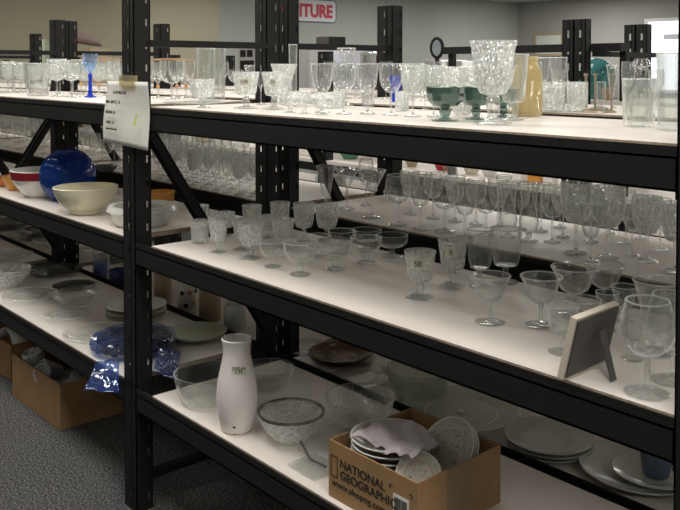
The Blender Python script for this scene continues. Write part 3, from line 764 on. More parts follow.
for (k, x, yb, yr, w), l in zip(front, lab):
    place(k, x, yb, yr, w, Z, 'wine_glass', l, 'wine glass', 'large wine glasses on the rear middle shelf')
for i, (x, yb, yr, w) in enumerate([(410, 215, 172, 20), (433, 219, 174, 20), (455, 222, 177, 21), (476, 225, 180, 21), (498, 228, 180, 21), (520, 230, 182, 20), (541, 232, 184, 20), (563, 238, 188, 20), (591, 243, 190, 22), (626, 244, 192, 22), (592, 262, 205, 22), (632, 256, 200, 20), (660, 250, 200, 22), (560, 228, 186, 18), (610, 234, 190, 18), (640, 240, 196, 18), (505, 214, 176, 16), (450, 207, 168, 16)]):
    place('wine' if i % 2 else 'winetall', x, yb, yr, w, Z, 'wine_glass', 'clear wine glass in the crowded back rows of the rear middle shelf', 'wine glass', 'crowded wine glasses at the back of the rear middle shelf')
# rear middle shelf, left of the double post (dense small stemware)
n = 0
for r_ in range(5):
    for c_ in range(9):
        x = 158 + c_*11.5 + (r_ % 2)*5; sl = .172+.0068*r_
        if x > 256: continue
        yb = 68+(x+400)*sl
        place(['wineS', 'winetall', 'wineS', 'winecut'][(r_+c_) % 4] if r_ > 2 else 'wineS', x, yb, yb-30-(c_*7+r_*5) % 9, 11+(c_+r_) % 3*1.5, Z, 'wine_glass', 'small clear glass crowded on the rear middle shelf between the posts', 'wine glass', 'crowded stemware on the rear middle shelf between the posts')
for r_ in range(4):
    for c_ in range(10):
        x = 2 + c_*12.5 + (r_ % 2)*5; sl = .170+.008*r_
        yb = 68+(x+400)*sl
        if 50 < x < 78 : continue
        place('wineS', x, yb, yb-26-(c_*5+r_*3) % 8, 11+(c_+r_) % 3, Z, 'wine_glass', 'small clear glass crowded on the rear middle shelf, left bay', 'wine glass', 'crowded stemware on the rear middle shelf, left bay')
place('plate_dark', 106, 172, 166, 24, Z, 'dark_dish', 'dark oval dish behind the cream bowl on the rear shelf', 'dish')
# ------------------------------------------------------------------ bottom shelf, right bay
LIP = False
Z = 'BN'
place('glassbowl', 207, 401, 372, 66, Z, 'glass_bowl', 'large clear glass bowl behind the left of the white vase', 'bowl')
place('glassbowl', 268, 386, 367, 52, Z, 'glass_bowl', 'clear glass bowl in front of the double post foot', 'bowl')
p = at(237, 429, ZB); s = ppm(p)
o = thing('white_vase', 'tall matte white ceramic vase with a taped price note', 'vase', p)
pr = [(0, 0), (14, 0), (16, 2), (19, 15), (20.7, 32), (19.5, 48), (16, 64), (13.6, 76), (13.8, 84), (15.3, 91), (14.3, 92), (12.5, 84), (12, 76), (14, 64), (17, 48), (18, 32), (14, 5), (0, 4)]
b = MB(); b.lathe([(r/s, z/s) for r, z in pr], 48); b.build('vase_body', M['whitematte'], o, True)
a0 = math.atan2(-p.y, -p.x)+R(6)
b = MB(); n = 7
for i in range(n):
    t0 = a0-.42+.9*i/n; t1 = a0-.42+.9*(i+1)/n
    z0 = 61/s - i*.35/s; z1 = 61/s-(i+1)*.35/s
    def pt(t, z, e): 
        zz = z*s; r = (16.0+(64-zz)*.2)/s if zz < 64 else (16-(zz-64)*.2)/s
        return b.bm.verts.new(((r+e)*math.cos(t), (r+e)*math.sin(t), z))
    q = [pt(t0, z0, .0008), pt(t1, z1, .0008), pt(t1, z1+7/s, .0008), pt(t0, z0+7/s, .0008)]
    b.bm.faces.new(q)
b.build('price_note', M['sticker'], o)
for txt, zz in (('3.00 ea', 65), ('3.98', 61.8)):
    r2 = (16-(zz-64)*.2 if zz > 64 else 16.0+(64-zz)*.2)/s+.0016
    t = text(txt, 4.6/s, M['ink'], (r2*math.cos(a0), r2*math.sin(a0), zz/s), (PI/2, 0, a0+PI/2), o, 'handwriting', align='CENTER')
r2 = 17.6/s
for dz, rr_ in ((9, 1.5), (1.2, .6)):
    b = MB(); b.lathe([(0, -.0005), (rr_/s, -.0005), (rr_/s, .0012), (0, .0012)], 12)
    k = b.build('dark_spot', M['ink'], o); a1 = a0-R(15)
    rad = {9: 17.3, 1.2: 15.2}[dz]/s
    k.location = (rad*math.cos(a1), rad*math.sin(a1), dz/s); k.rotation_euler = (0, PI/2, a1)
place('silverbowl', 291, 439, 411, 67, Z, 'silver_rimmed_bowl', 'cut glass bowl with a tarnished silver rim on the bottom shelf', 'bowl')
place('ribbowl', 360, 423, 396, 71, Z, 'ribbed_glass_bowl', 'large ribbed clear glass bowl behind the cardboard plate box', 'bowl')
# clear acrylic stand beside the box
p = at(314, 468, ZB); s = ppm(p)
o = thing('acrylic_stand', 'clear acrylic display stand lying against the box of plates', 'display stand', p, R(0))
b = MB(); b.box(-20/s, 22/s, -18/s, 18/s, 0, .008); b.build('base', M['rim'], o, bevel=.002)
b = MB(); b.box(-34/s, 20/s, -.003, .003, 0, 46/s, Matrix.Translation((0, 6/s, .012)) @ Matrix.Rotation(R(-28), 4, 'X')); b.build('back_panel', M['clear'], o, bevel=.001)
b = MB(); b.tube([(-34/s, 10/s, .03), (-8/s, 2/s, .012), (16/s, 2/s, .014)], .0035, 8); b.build('lip', M['smoke'], o, True)

# cardboard box of plates
BX0, BX1, BY0, BY1, BZ0, BZ1 = -1.502, -1.216, 1.272, 1.548, ZB+.001, ZB+.134
bx = thing('cardboard_box', 'printed brown cardboard box filled with patterned plates', 'box', (BX0, BY0, BZ0))
W_, D_, H_ = BX1-BX0, BY1-BY0, BZ1-BZ0
b = MB(); t = .004
b.box(0, W_, 0, t, 0, H_); b.box(0, W_, D_-t, D_, 0, H_); b.box(0, t, t, D_-t, 0, H_); b.box(W_-t, W_, t, D_-t, 0, H_); b.box(t, W_-t, t, D_-t, 0, t)
b.build('carton', M['cardboard'], bx)
b = MB(); b.box(W_, W_+.0008, D_*.34, D_*.62, 0, H_+.001); b.build('packing_tape', M['tape'], bx)
rt = (PI/2, 0, 0)
sc_ = .0
text('NATIONAL', .0275, M['ink'], (.040, -.0006, H_-.052), rt, bx, 'lettering', .0004, sx=1.08)
text('GEOGRAPHIC', .0275, M['ink'], (.040, -.0006, H_-.078), rt, bx, 'lettering', .0004, sx=1.08)
text('www.shopng.com', .022, M['ink'], (.012, -.0006, H_-.102), rt, bx, 'web_address', .0001, sx=1.15)
b = MB(); x0, x1, z0, z1, w_ = .008, .032, H_-.082, H_-.032, .0022
for q in ((x0, x1, z0, z0+w_), (x0, x1, z1-w_, z1), (x0, x0+w_, z0, z1), (x1-w_, x1, z0, z1)):
    b.box(q[0], q[1], -.0008, 0, q[2], q[3])
b.build('printed_rectangle_logo', M['ink'], bx)
# shipping label with printed corner marks and bar code
b = MB(); b.box(.215, .262, -.0007, 0, H_-.125, H_-.045); b.build('shipping_label', M['paper'], bx)
b = MB(); x = .219
random.seed(3)
while x < .257:
    ww = random.choice([.0008, .0014, .002]); b.box(x, x+ww, -.0012, -.0006, H_-.10, H_-.052); x += ww+random.choice([.001, .0016])
b.build('bar_code', M['ink'], bx)
b = MB()
for (cx_, cz_, sx_, sz_) in ((.203, H_-.030, 1, -1), (.272, H_-.030, -1, -1)):
    b.box(min(cx_, cx_+.010*sx_), max(cx_, cx_+.010*sx_), -.0008, 0, cz_-.002, cz_)
    b.box(min(cx_, cx_+.002*sx_), max(cx_, cx_+.002*sx_), -.0008, 0, cz_-.010, cz_)
    b.build('corner_mark', M['ink'], bx); b = MB()
b.bm.free()
# plates in the box
def pmesh(d):
    o = None
random.seed(5)
cx_, cy_ = BX0+.101, BY0+.104
z = BZ0+.006
for i in range(9):
    dx, dy = random.uniform(-.002, .002), random.uniform(-.002, .002)
    put('plate_floral', (cx_+dx, cy_+dy, z), .186, .021, 'dinner_plate', '%s plate from the bottom of the flat stack in the cardboard box' % ORD[i] if i < 8 else 'topmost plate of the flat stack, under the crumpled paper', 'plate', 'stacked patterned plates in the box', rz=i)
    z += .0148 if i < 8 else 0
ztop = z+.016
def stand(i, c, d, w, h, name, label, group):
    o = put('plate_floral', c, w, h, name, label, 'plate', group)
    o.rotation_mode = 'QUATERNION'; o.rotation_quaternion = Vector(d).to_track_quat('Z', 'Y'); return o
for i in range(3):   # larger plates leaning back on the stack
    nv = Vector((-.10, -.75, .65)).normalized()
    stand(i, Vector((BX0+.196, BY0+.196, BZ0+.112))-nv*i*.0095, nv, .160, .009, 'serving_plate', ['front one of three large plates standing at the back of the cardboard box', 'middle one of three large plates standing at the back of the cardboard box', 'rear one of three large plates standing at the back of the cardboard box'][i], 'large plates leaning in the box')
for i in range(2):
    nv = Vector((.30, -.72, .62)).normalized()
    stand(i, Vector((BX0+.226, BY0+.072, BZ0+.100))+nv*i*.012, nv, .104, .009, 'side_plate', ['rear of two small floral plates standing by the taped side', 'front of two small floral plates standing by the taped side'][i], 'small floral plates standing in the box')
# crumpled paper on the plates
b = MB(); nx, ny = 22, 14
vs = {}
for i in range(nx+1):
    for j in range(ny+1):
        u, v = i/nx, j/ny
        x = cx_-.050+u*.175; y = cy_-.085+v*.115 + .02*math.sin(u*2.2) - .015*u
        zz = ztop + .006 + .018*v + .008*math.sin(u*9+v*4)*math.sin(v*7+1) + .010*abs(math.sin(u*5+1.5*v)) + random.uniform(-.001, .001)
        if u > .9: zz -= .006
        vs[i, j] = b.bm.verts.new((x, y, zz))
for i in range(nx):
    for j in range(ny):
        if (i < 2 and j > 8) or (i > 19 and j < 3) or (9 < i < 12 and j < 2): continue
        b.bm.faces.new((vs[i, j], vs[i+1, j], vs[i+1, j+1], vs[i, j+1]))
for v in [v for v in b.bm.verts if not v.link_faces]: b.bm.verts.remove(v)
o = b.build('crumpled_paper', M['pinkpaper']); tag(o, 'sheet of crumpled pinkish wrapping paper lying on the stacked plates', 'paper')
md = o.modifiers.new('thickness', 'SOLIDIFY'); md.thickness = .0008
place('plate_clear', 345, 432, 428, 30, Z, 'glass_saucer', 'small glass saucer with sticker behind the box corner', 'saucer')

# ------------------------------------------------------------------ bottom shelf of the rear rack
Z = 'BR'
place('plate_brown', 341, 359, 352, 66, Z, 'brown_plate', 'shiny brown glazed oval plate behind the ribbed bowl', 'plate')
place('plate_clear', 352, 376, 374, 80, Z, 'glass_platter', 'flat clear glass platter in front of the brown plate', 'platter')
for i in range(2):
    place('plate_cut', 306, 350, 347.5, 46, Z, 'glass_plate', ['lower', 'upper'][i]+' textured glass plate of the pair left of the brown plate', 'plate', 'stacked textured glass plates') .location.z += i*.006
p = at(418, 392, RZB); s = ppm(p)
b = MB(); b.lathe(cup([(26/s, 0), (28/s, 2/s), (31/s, 24/s)], .003), 36)
tag(b.build('plastic_tub', M['frost'], None, True), 'translucent plastic tub between the brown plate and the glass platter', 'tub').location = p
o = place('plate_frost', 461, 414, 408, 118, Z, 'glass_platter', 'very large round clear glass platter right of the box', 'platter')
b = MB(); b.lathe([(0, .0), (.045, 0), (.045, .3), (.03, .5), (.0, .5)], 20)
b.build('center_knob', M['rim'], o, True)
for i in range(3):
    pp = place('plate_grey', 549-i, 449-i*4.6, 443-i*4.6, 87, Z, 'dinner_plate', ['lowest', 'middle', 'topmost'][i]+' grey-white china plate in the stack right of the glass platter', 'plate', 'stack of three china plates')
    q = at(549, 449, RZB); pp.location = (q.x, q.y, RZB+i*.011)
pp = place('plate_grey', 640, 474, 466, 120, Z, 'serving_platter', 'largest grey-white china platter beside the right post', 'platter')
hz = pp.location.z
pp = place('plate_grey', 655, 475, 470, 84, Z, 'saucer', 'china saucer under the slate blue mug', 'saucer', zoff=.012)
p = at(656, 474, RZB+.02); s = ppm(p)
o = thing('mug', 'slate blue mug standing on a china saucer at the bottom right', 'mug', p)
b = MB(); b.lathe(cup([(12/s, 0), (13/s, 2/s), (15/s, 16/s), (17/s, 38/s)], 1.5/s), 32); b.build('mug_body', M['mugblue'], o, True)
b = MB(); b.tube([(13*.656/s, 13*.754/s, 8/s), (22*.656/s, 22*.754/s, 12/s), (24*.656/s, 24*.754/s, 22/s), (16*.656/s, 16*.754/s, 30/s)], 1.8/s, 8); b.build('handle', M['mugblue'], o, True)
# mugs and jars left of the double post
def mug(x, yb, yr, w, m, label, cat='mug', dots=None, taper=1.0):
    p = at(x, yb, RZB); s = ppm(p)
    o = thing('mug', label, cat, p); h = (yb-yr)/s; r = w/2/s
    b = MB(); b.lathe(cup([(r*.9*taper, 0), (r*taper, h*.06), (r, h)], r*.08), 28); b.build('mug_body', M[m], o, True)
    b = MB(); b.tube([(-r*.6, r*.75, h*.25), (-r*.95, r*1.25, h*.3), (-r*.95, r*1.25, h*.7), (-r*.6, r*.75, h*.8)], r*.12, 8); b.build('handle', M[m], o, True)
    if dots:
        a = math.atan2(-p.y, -p.x)
        for k, (da, zf) in enumerate([(-.6, .7), (.15, .72), (-.2, .3), (.55, .35), (.9, .75)]):
            b = MB(); b.lathe([(0, 0), (r*.22, 0), (r*.22, .002), (0, .002)], 16)
            b.lathe([(0, .002), (r*.09, .002), (r*.09, .003), (0, .003)], 10)
            k_ = b.build('painted_ring', M['gold' if k % 2 else 'brown'], o); k_.location = (r*math.cos(a+da), r*math.sin(a+da), h*zf); k_.rotation_euler = (0, PI/2, a+da)
    return o
mug(163, 303, 272, 17, 'tan', 'tan stoneware mug right beside the front post')
mug(188, 312, 282, 20, 'white', 'white mug painted with round ring motifs', dots=True)
mug(210, 320, 288, 22, 'tan', 'tan stoneware mug between the ring mug and the grey jar')
p = at(235, 329, RZB); s = ppm(p)
o = thing('stoneware_jar', 'small grey-white lidded jar left of the double post foot', 'jar', p)
b = MB(); b.lathe([(0, 0), (10/s, 0), (11/s, 2/s), (11/s, 21/s), (8/s, 25/s), (0, 25/s)], 28); b.build('jar_body', M['celadon'], o, True)
b = MB(); b.lathe([(8.5/s, 25/s), (9/s, 27/s), (5/s, 29/s), (0, 30/s)], 24); b.build('lid', M['celadon'], o, True)
# blue things
p = at(101, 279, RZB); s = ppm(p)
o = thing('blue_filled_tumbler', 'clear tumbler with blue paper inside on the rear bottom shelf', 'glass', p)
b = MB(); b.lathe(cup([(7.5/s, 0), (8/s, 2/s), (8.8/s, 30/s)], .8/s), 24); b.build('tumbler_body', M['clear'], o, True)
b = MB(); b.lathe([(0, 2/s), (6.8/s, 2/s), (7.4/s, 16/s), (0, 17/s)], 20); b.build('blue_liner', mat('blue_paper', (.12, .2, .5), .7), o, True)
p = at(119, 288, RZB); s = ppm(p)
b = MB(); b.lathe(cup([(7/s, 0), (9/s, 2/s), (10/s, 18/s)], 1/s), 24)
tag(b.build('navy_cup', mat('navy_glaze', (.02, .03, .15), .3), None, True), 'navy blue cup half hidden by the front post', 'cup').location = p

# ------------------------------------------------------------------ bottom shelf, left bay
Z = 'BL'
place('plate_clear', 30, 299, 294, 54, Z, 'glass_plate', 'leftmost clear glass plate near the edge of the bottom shelf', 'plate')
place('plate_clear', 68, 318, 313, 46, Z, 'glass_plate', 'clear glass plate with two bright glints, middle of the bottom shelf', 'plate')
place('plate_clear', 98, 339, 332, 68, Z, 'glass_platter', 'large oval clear glass platter left of the blue wrapped pan', 'platter')
place('ribbowl', 76, 303, 292, 46, Z, 'ribbed_glass_dish', 'shallow ribbed glass dish behind the small glass plates', 'dish')
place('cutbowl', 8, 286, 268, 44, Z, 'cut_glass_bowl', 'cut glass bowl at the far left of the bottom shelf', 'bowl')
place('plate_smoke', 55, 273, 269, 54, Z, 'smoked_glass_plate', 'larger smoked glass plate by the left double post foot', 'plate')
place('plate_smoke', 74, 287, 285, 42, Z, 'smoked_glass_plate', 'smaller smoked glass plate in front of the larger one', 'plate')
place('plate_cut', 10, 258, 254, 44, Z, 'glass_plate', 'clear textured plate behind the far left cut bowl', 'plate')
for i in range(5):
    q = at(136, 317, ZBL); s = ppm(q)
    put('plate_tan' if i % 2 else 'plate_white', (q.x, q.y, ZBL+.001+i*.0105), 60/s, .010, 'salad_plate', '%s plate from the bottom of the small striped stack behind the post' % ORD[i], 'plate', 'small stack of tan and white plates')
place('plate_lime', 197, 338, 331, 60, Z, 'pale_plate', 'pale yellow-green plate behind the blue wrapped pan', 'plate')
# rear bottom, left bay
Z = 'BR'
for i, (x, y, w) in enumerate([(12, 240, 38), (44, 236, 50), (50, 246, 34), (8, 228, 50), (88, 250, 40), (112, 262, 36)]):
    place('plate_smoke' if i % 2 else 'plate_cut', x, y, y-6, w, Z, 'glass_dish', ['wide glass dish at the far left of the rear bottom shelf', 'smoked dish left of the rear post foot', 'small textured dish in front of the smoked one', 'smoked dish furthest back at the left', 'textured dish right of the left double post', 'smoked dish behind the clear tumbler with blue paper'][i], 'dish')
# blue plastic wrapped pan overhanging the edge
q = at(134, 349, ZBL); s = ppm(q); q.z = ZBL+.001
o = thing('wrapped_pan', 'round brown pan wrapped in crinkled blue plastic, behind the front post', 'pan', q)
b = MB(); b.lathe(cup([(30/s, .003), (34/s, .008), (37/s, .040)], .004), 40); b.build('pan', M['brown'], o, True)
def crinkle(t, z):
    return 1 + .018*math.sin(7*t+z*90) + .012*math.sin(13*t+2) + .01*math.sin(23*t+z*200)
b = MB(); b.lathe([(0, .0012), (34/s, .0012), (40/s, .005), (42/s, .02), (42/s, .035), (40/s, .050), (34/s, .056), (20/s, .050), (8/s, .046), (0, .045)], 120, crinkle); b.build('plastic_wrap', M['pvc'], o, True)
def flap(A, B_, C2, D2, amp, nm='loose_wrap_flap'):
    b = MB(); n = 16; g = {}
    for i in range(n+1):
        for j in range(n+1):
            u, v = i/n, j/n
            pp = (A*(1-u)+B_*u)*(1-v)+(D2*(1-u)+C2*u)*v - q
            pp.z += amp*(math.sin(u*9+v*3)+math.sin(v*11+u*4)+.5*math.sin(u*23+v*17)); g[i, j] = b.bm.verts.new(pp)
    for i in range(n):
        for j in range(n): b.bm.faces.new((g[i, j], g[i+1, j], g[i+1, j+1], g[i, j+1]))
    w_ = b.build(nm, M['pvc'], o, True); w_.modifiers.new('thickness', 'SOLIDIFY').thickness = .001
flap(at(84, 391, ZBL+.008), at(119, 393, ZBL+.008), at(119, 362, ZBL+.045), at(98, 360, ZBL+.035), .003)
flap(at(153, 372, ZBL+.012), at(176, 380, ZBL+.010), at(181, 352, ZBL+.012), at(160, 346, ZBL+.040), .0025)
# white insert card under the wrap
b = MB(); u0 = at(92, 374, ZB+.03)-q; u1 = at(119, 374, ZB+.03)-q
b.bar(u0, u1, .001, .008); b.build('label_strip', M['paper'], o)

# ------------------------------------------------------------------ boxes on the floor
def openbox(name, label, pa, pb, depth, h, parts=None):
    d = pb-pa; L_ = d.length; ang = math.atan2(d.y, d.x)
    o = thing(name, label, 'box', (pa.x, pa.y, .001), ang)
    b = MB(); t = .004
    b.box(0, L_, 0, t, 0, h); b.box(0, L_, depth-t, depth, 0, h); b.box(0, t, t, depth-t, 0, h); b.box(L_-t, L_, t, depth-t, 0, h); b.box(t, L_-t, t, depth-t, 0, t)
    b.build('carton', M['cardboard'], o)
    return o, L_
pa, pb = at(12.5, 395, 0), at(60.5, 431, 0)
fb1, L1 = openbox('cardboard_box', 'open cardboard box of newspaper-wrapped cups on the carpet', pa, pb, .36, .178)
u = (pb-pa).normalized(); v = Vector((-u.y, u.x, 0))
def inbox(a, b_, z): return pa+u*a+v*b_+Vector((0, 0, z))
for i, (a, b_, z, rx, rz, hh, rr) in enumerate([(.10, .07, .105, .25, .3, .10, .042), (.20, .085, .125, 1.2, .8, .10, .036), (.17, .13, .11, 1.1, .2, .09, .036), (.28, .15, .11, 1.3, 2.2, .10, .036), (.10, .06, .012, .0, .3, .09, .042), (.21, .09, .012, 0, 1.0, .09, .042), (.17, .2, .012, 0, .2, .09, .042), (.3, .1, .012, 0, 1.0, .1, .042)]):
    if a+rr > L1: a = L1-rr-.01
    b = MB(); b.lathe([(0, 0), (rr*.9, 0), (rr, hh*.5), (rr*1.02, hh), (rr*.85, hh*1.02), (rr*.7, hh*.9), (0, hh*.88)], 18, lambda t, z: 1+.05*math.sin(5*t+z*60)+.03*math.sin(11*t))
    k = b.build('wrapped_cup', M['news'], None, True); k.location = inbox(a, b_, z); k.rotation_euler = (rx, 0, rz)
    tag(k, ['upright newspaper-wrapped cup by the front wall of the box', 'tilted newspaper-wrapped cup in the middle of the floor box', 'newspaper-wrapped cup behind the upright one in the floor box', 'newspaper-wrapped cup at the right corner of the floor box'][i] if i < 4 else 'newspaper-wrapped cup deeper inside the floor box', 'cup', 'newspaper-wrapped cups in the floor box')
pa, pb = at(-26, 359, 0), at(11, 380, 0)
fb2, L2 = openbox('cardboard_box', 'cardboard box at the left edge with a sheet of white paper', pa, pb, .34, .155)
u = (pb-pa).normalized(); v = Vector((-u.y, u.x, 0))
b = MB(); n = 12; g = {}
for i in range(n+1):
    for j in range(5):
        a = PI*(.15+.7*i/n)
        g[i, j] = b.bm.verts.new(pa+u*(L2-.10+.09*math.cos(a))+v*(.02+.06*j)+Vector((0, 0, .08+.13*math.sin(a))))
for i in range(n):
    for j in range(4): b.bm.faces.new((g[i, j], g[i+1, j], g[i+1, j+1], g[i, j+1]))
k = b.build('curled_paper', M['paper'], None, True); k.modifiers.new('thickness', 'SOLIDIFY').thickness = .001
tag(k, 'curled white paper sticking out of the left floor box', 'paper')

# ------------------------------------------------------------------ price list taped to the front post
X0 = HX[1]; yy = YN0-.0085
pl = atY(106.5, 81, yy-.0); pr_ = atY(148.5, 83, yy-.0)
pw = pr_.x-pl.x; ph = 60/ppm(pl)
o = thing('price_list', 'white typed price list sheet taped to the front post', 'sign', (pl.x, yy, pl.z-ph))
b = MB(); n = 14; g = {}
for i in range(n+1):
    for j in range(n+1):
        u_, v_ = i/n, j/n
        g[i, j] = b.bm.verts.new((u_*pw, -.012*(1-u_)**2*(1-v_)-.004*math.sin(v_*5+u_*2), v_*ph - .012*u_*(1-v_)))
for i in range(n):
    for j in range(n): b.bm.faces.new((g[i, j], g[i+1, j], g[i+1, j+1], g[i, j+1]))
k = b.build('sheet', M['paper'], o, True); k.modifiers.new('thickness', 'SOLIDIFY').thickness = .0004
lines = [('GLASS PRICE LIST', .30, .80, .088), ('SMALL (SHOT)  .25', .12, .645, .088), ('MEDIUM .50', .12, .475, .088), ('LARGE  .75', .12, .31, .088), ('Multiples priced as marked', .12, .215, .05)]
for tx, u_, v_, sz in lines:
    text(tx, sz*ph*.78, M['ink'], (u_*pw, -.0195, v_*ph), (PI/2, 0, 0), o, 'lettering', .0002, sx=.9)
b = MB(); b.bar((.80*pw, -.0190, .31*ph), (.86*pw, -.0190, .50*ph), .0006, .010); b.build('highlighter_mark', M['highlight'], o)
b = MB(); b.box(.36*pw, .70*pw, -.006, .008, .93*ph, 1.10*ph); k = b.build('tape', M['tape'], o)

# ------------------------------------------------------------------ beyond: racks, furniture and wall things
far = thing('display_rack', 'black slotted rack across the next aisle with white shelves', 'shelf', (0, 0, 0))
YA = 3.30
for (px, Y_, n) in ((562, 3.20, 2), (624, 3.72, 2)):
    for k in range(n):
        q = atY(px, 60, Y_)
        post(q.x+k*.060, Y_, 1.40+(68-[20, 25][Y_ > 3.5])/ppm(q), far, w=.058, d=.04, sw=.014, sh=.032)
b = MB(); qa = atY(590, 53, 3.2); b.bar((qa.x, 3.24, 1.46), (qa.x, 3.74, 1.46), .03, .022); b.build('tie_bar', BLK, far)
def fbeam(x0, x1, z, h, y=YA, nm='beam', m=BLK): 
    b = MB(); b.box(x0, x1, y, y+.04, z-h, z); return b.build(nm, m, far)
q0, q1 = atY(443, 50, YA), atY(562, 50, YA); q2 = atY(621, 50, YA)
fbeam(q0.x, q2.x, 1.508, .036+.0)
for xx in (q0.x, q2.x-.03):
    b = MB(); b.box(xx, xx+.03, YA+.04, YA+.07, 0, 1.508); b.build('post', BLK, far)
XF0 = -10.9
for z, h in ((1.255, .07), (.84, .05), (.64, .07), (.35, .06)):
    b = MB(); b.box(XF0, .6, YA, YA+.55, z-.02, z); b.build('shelf_board', M['board'], far)
    fbeam(XF0, .6, z-.02, h, YA-.001)
for x in (-10.8, -7.6, -5.8, -4.0, .5):
    post(x, YA+.001, 1.50, far); post(x, YA+.5, 1.50, far)
# stock on that rack
def blk(name, x, z, w, h, d, m, label, cat, y=YA+.12, group=None, taper=1.0, rz=0.15):
    b = MB(); b.prism([(-w/2, -d/2), (w/2, -d/2), (w/2, d/2), (-w/2, d/2)], 0, h)
    o = b.build(name, M[m], None, bevel=min(w, h, d)*.06); o.location = (x, y, z); o.rotation_euler = (0, 0, rz)
    return tag(o, label, cat, group)
def rb(name, px, z, wm, hm, kindp, m, label, cat, Y_=YA+.18):
    q = atY(px, 100, Y_)
    b = MB(); b.lathe(cup([(r*wm, zz*hm) for r, zz in kindp], .004), 32)
    o = b.build(name, M[m], None, True); o.location = (q.x, Y_, z); return tag(o, label, cat)
BW = [(.28, 0), (.3, .06), (.42, .5), (.5, 1)]
PL = [(.3, 0), (.34, .1), (.5, 1)]
rb('red_bowl', 444, .841, .13, .07, BW, 'redbowl', 'bright red bowl on the far rack below the top beam', 'bowl')
rb('tan_bowl', 412, .841, .09, .05, BW, 'tan', 'tan bowl left of the red bowl on the far rack', 'bowl')
rb('tan_bowl', 472, .841, .10, .045, PL, 'cream', 'cream bowl right of the red bowl on the far rack', 'bowl')
rb('white_bowl', 490, .841, .10, .05, BW, 'white', 'white bowl on the far rack left of the orange box', 'bowl')
rb('green_bowl', 350, .841, .14, .05, BW, 'greenbox', 'dark green bowl on the far rack, right of the rear brace', 'bowl')
def far_px(px, Y_): return atY(px, 100, Y_).x
blk('orange_box', far_px(537, YA+.12), .841, .07, .06, .06, 'orange', 'small orange box on the far rack', 'box')
blk('white_box', far_px(520, YA+.12), .841, .06, .07, .06, 'white', 'small white box left of the orange box on the far rack', 'box')
blk('white_box', far_px(551, YA+.12), .841, .05, .06, .06, 'paper', 'small white box right of the orange box on the far rack', 'box')
blk('green_book', far_px(350, YA+.15), .641, .10, .02, .14, 'greenbox', 'green book lying on the far rack lower shelf', 'book')
blk('white_basket', far_px(334, YA+.15), .641, .14, .09, .14, 'white', 'white basket on the far rack lower shelf', 'basket')
blk('white_basket', far_px(320, YA+.2), .841, .12, .12, .12, 'board', 'white carton on the far rack behind the rear brace', 'box')
random.seed(11)
mats_ = ['oldgold', 'celadon', 'oldgold', 'tan', 'palegreenbox', 'oldgold', 'brown']
for i, px in enumerate(list(range(-10, 52, 14))+list(range(76, 125, 12))):
    if i == 7: continue
    blk('storage_box', far_px(px, YA+.2)+(.25 if i == 7 else 0), .841, .17, .2+.05*(i % 3), .2, mats_[i % 7], ['olive box at the far left beyond the racks', 'grey storage box beyond the racks, far left', 'olive box beyond the racks, second from left', 'tan storage box beyond the racks', 'pale green box beyond the racks left of the double post', 'olive box just right of the left double post', 'brown box beyond the racks behind the blue globe', 'olive box beyond the racks above the dark dish', 'grey box beyond the racks behind the price list', 'olive box beyond the racks hidden by the price list'][i % 10], 'box')
for i, px in enumerate(range(160, 262, 12)):
    if i % 3 == 2: continue
    m = ['greenbox', 'pink', 'brown', 'white', 'tan', 'cream', 'white', 'white', 'white'][i]
    blk('boxed_item', far_px(px, YA+.15), .841, .10, .06+.05*(i % 3), .1, m, ['green package seen between the posts on the far rack', 'pink package seen between the posts on the far rack', '', 'white carton seen between the posts on the far rack', 'tan carton seen between the posts on the far rack', '', 'larger white carton near the double post on the far rack', 'white carton touching the double post view on the far rack', ''][i], 'box')
for i in range(6):  # dark bins added to darken the gap below the red bowl shelf
    m = ['grey', 'ink', 'photo_back', 'grey'][i % 4]
    blk('gap_darkening_bin', far_px(408+i*36, YA+.15), .641, .15, .13+.012*(i % 3), .2, m, '%s dark bin from the left, added to darken the gap under the red bowl shelf' % ORD[i], 'storage bin', YA+.16, 'added dark bins on the far rack', rz=0)
# teal globe lamp and its shelf neighbours
q = atY(596, 100, YA+.2)
b = MB(); rr = .085
b.lathe([(0, 0), (.04, 0), (.04, .008)] + [(rr*math.cos(a), .1+rr*1.05*math.sin(a)) for a in [(-PI/2+.5)+PI*.84*k/18 for k in range(19)]] + [(0, .19)], 36)
tag(b.build('teal_globe', M['teal'], None, True), 'dark teal glass globe on the far rack between the slotted posts', 'ornament').location = (q.x, YA+.2, 1.256)
blk('white_carton', far_px(612, YA+.3), 1.256, .10, .07, .08, 'white', 'white carton beside the teal globe on the far rack', 'box', YA+.3)
rb('tan_bowl', 607, 1.256, .07, .05, BW, 'tan', 'tan bowl below the far rack beam near the teal globe', 'bowl', YA+.12)

# furniture and wall things further back
def far_box(name, x0, x1, ytop, Y_, m, label, cat, depth=.4, zb=.001, ret=False):
    a = atY(x0, ytop, Y_); c = atY(x1, ytop, Y_)
    b = MB(); b.box(a.x, c.x, Y_, Y_+depth, zb, a.z)
    return tag(b.build(name, M[m], None, bevel=.006), label, cat)
M['lavender'] = mat('pale_lavender_panel', (.60, .60, .68), .6)
M['offwhite'] = mat('offwhite_furniture', (.70, .70, .68), .6)
far_box('white_cabinet', 299, 309, 46, 6.5, 'offwhite', 'tall white cabinet beyond the racks, right of the double post', 'cabinet')
far_box('striped_curtain', 311, 326, 47, 7.0, 'pinkpaper', 'pinkish hanging fabric beyond the racks right of the white cabinet', 'fabric', .1)
far_box('black_speaker', 316, 329, 37, 7.4, 'ink', 'black box on furniture beneath the red lettered wall sign', 'box', .3)
far_box('lavender_headboard', 332, 362, 49, 7.0, 'lavender', 'pale lavender board beyond the racks under the wall sign', 'headboard', .1)
far_box('white_dresser', 424, 441, 60, 6.4, 'offwhite', 'white dresser seen over the glasses below the round mirror', 'dresser')
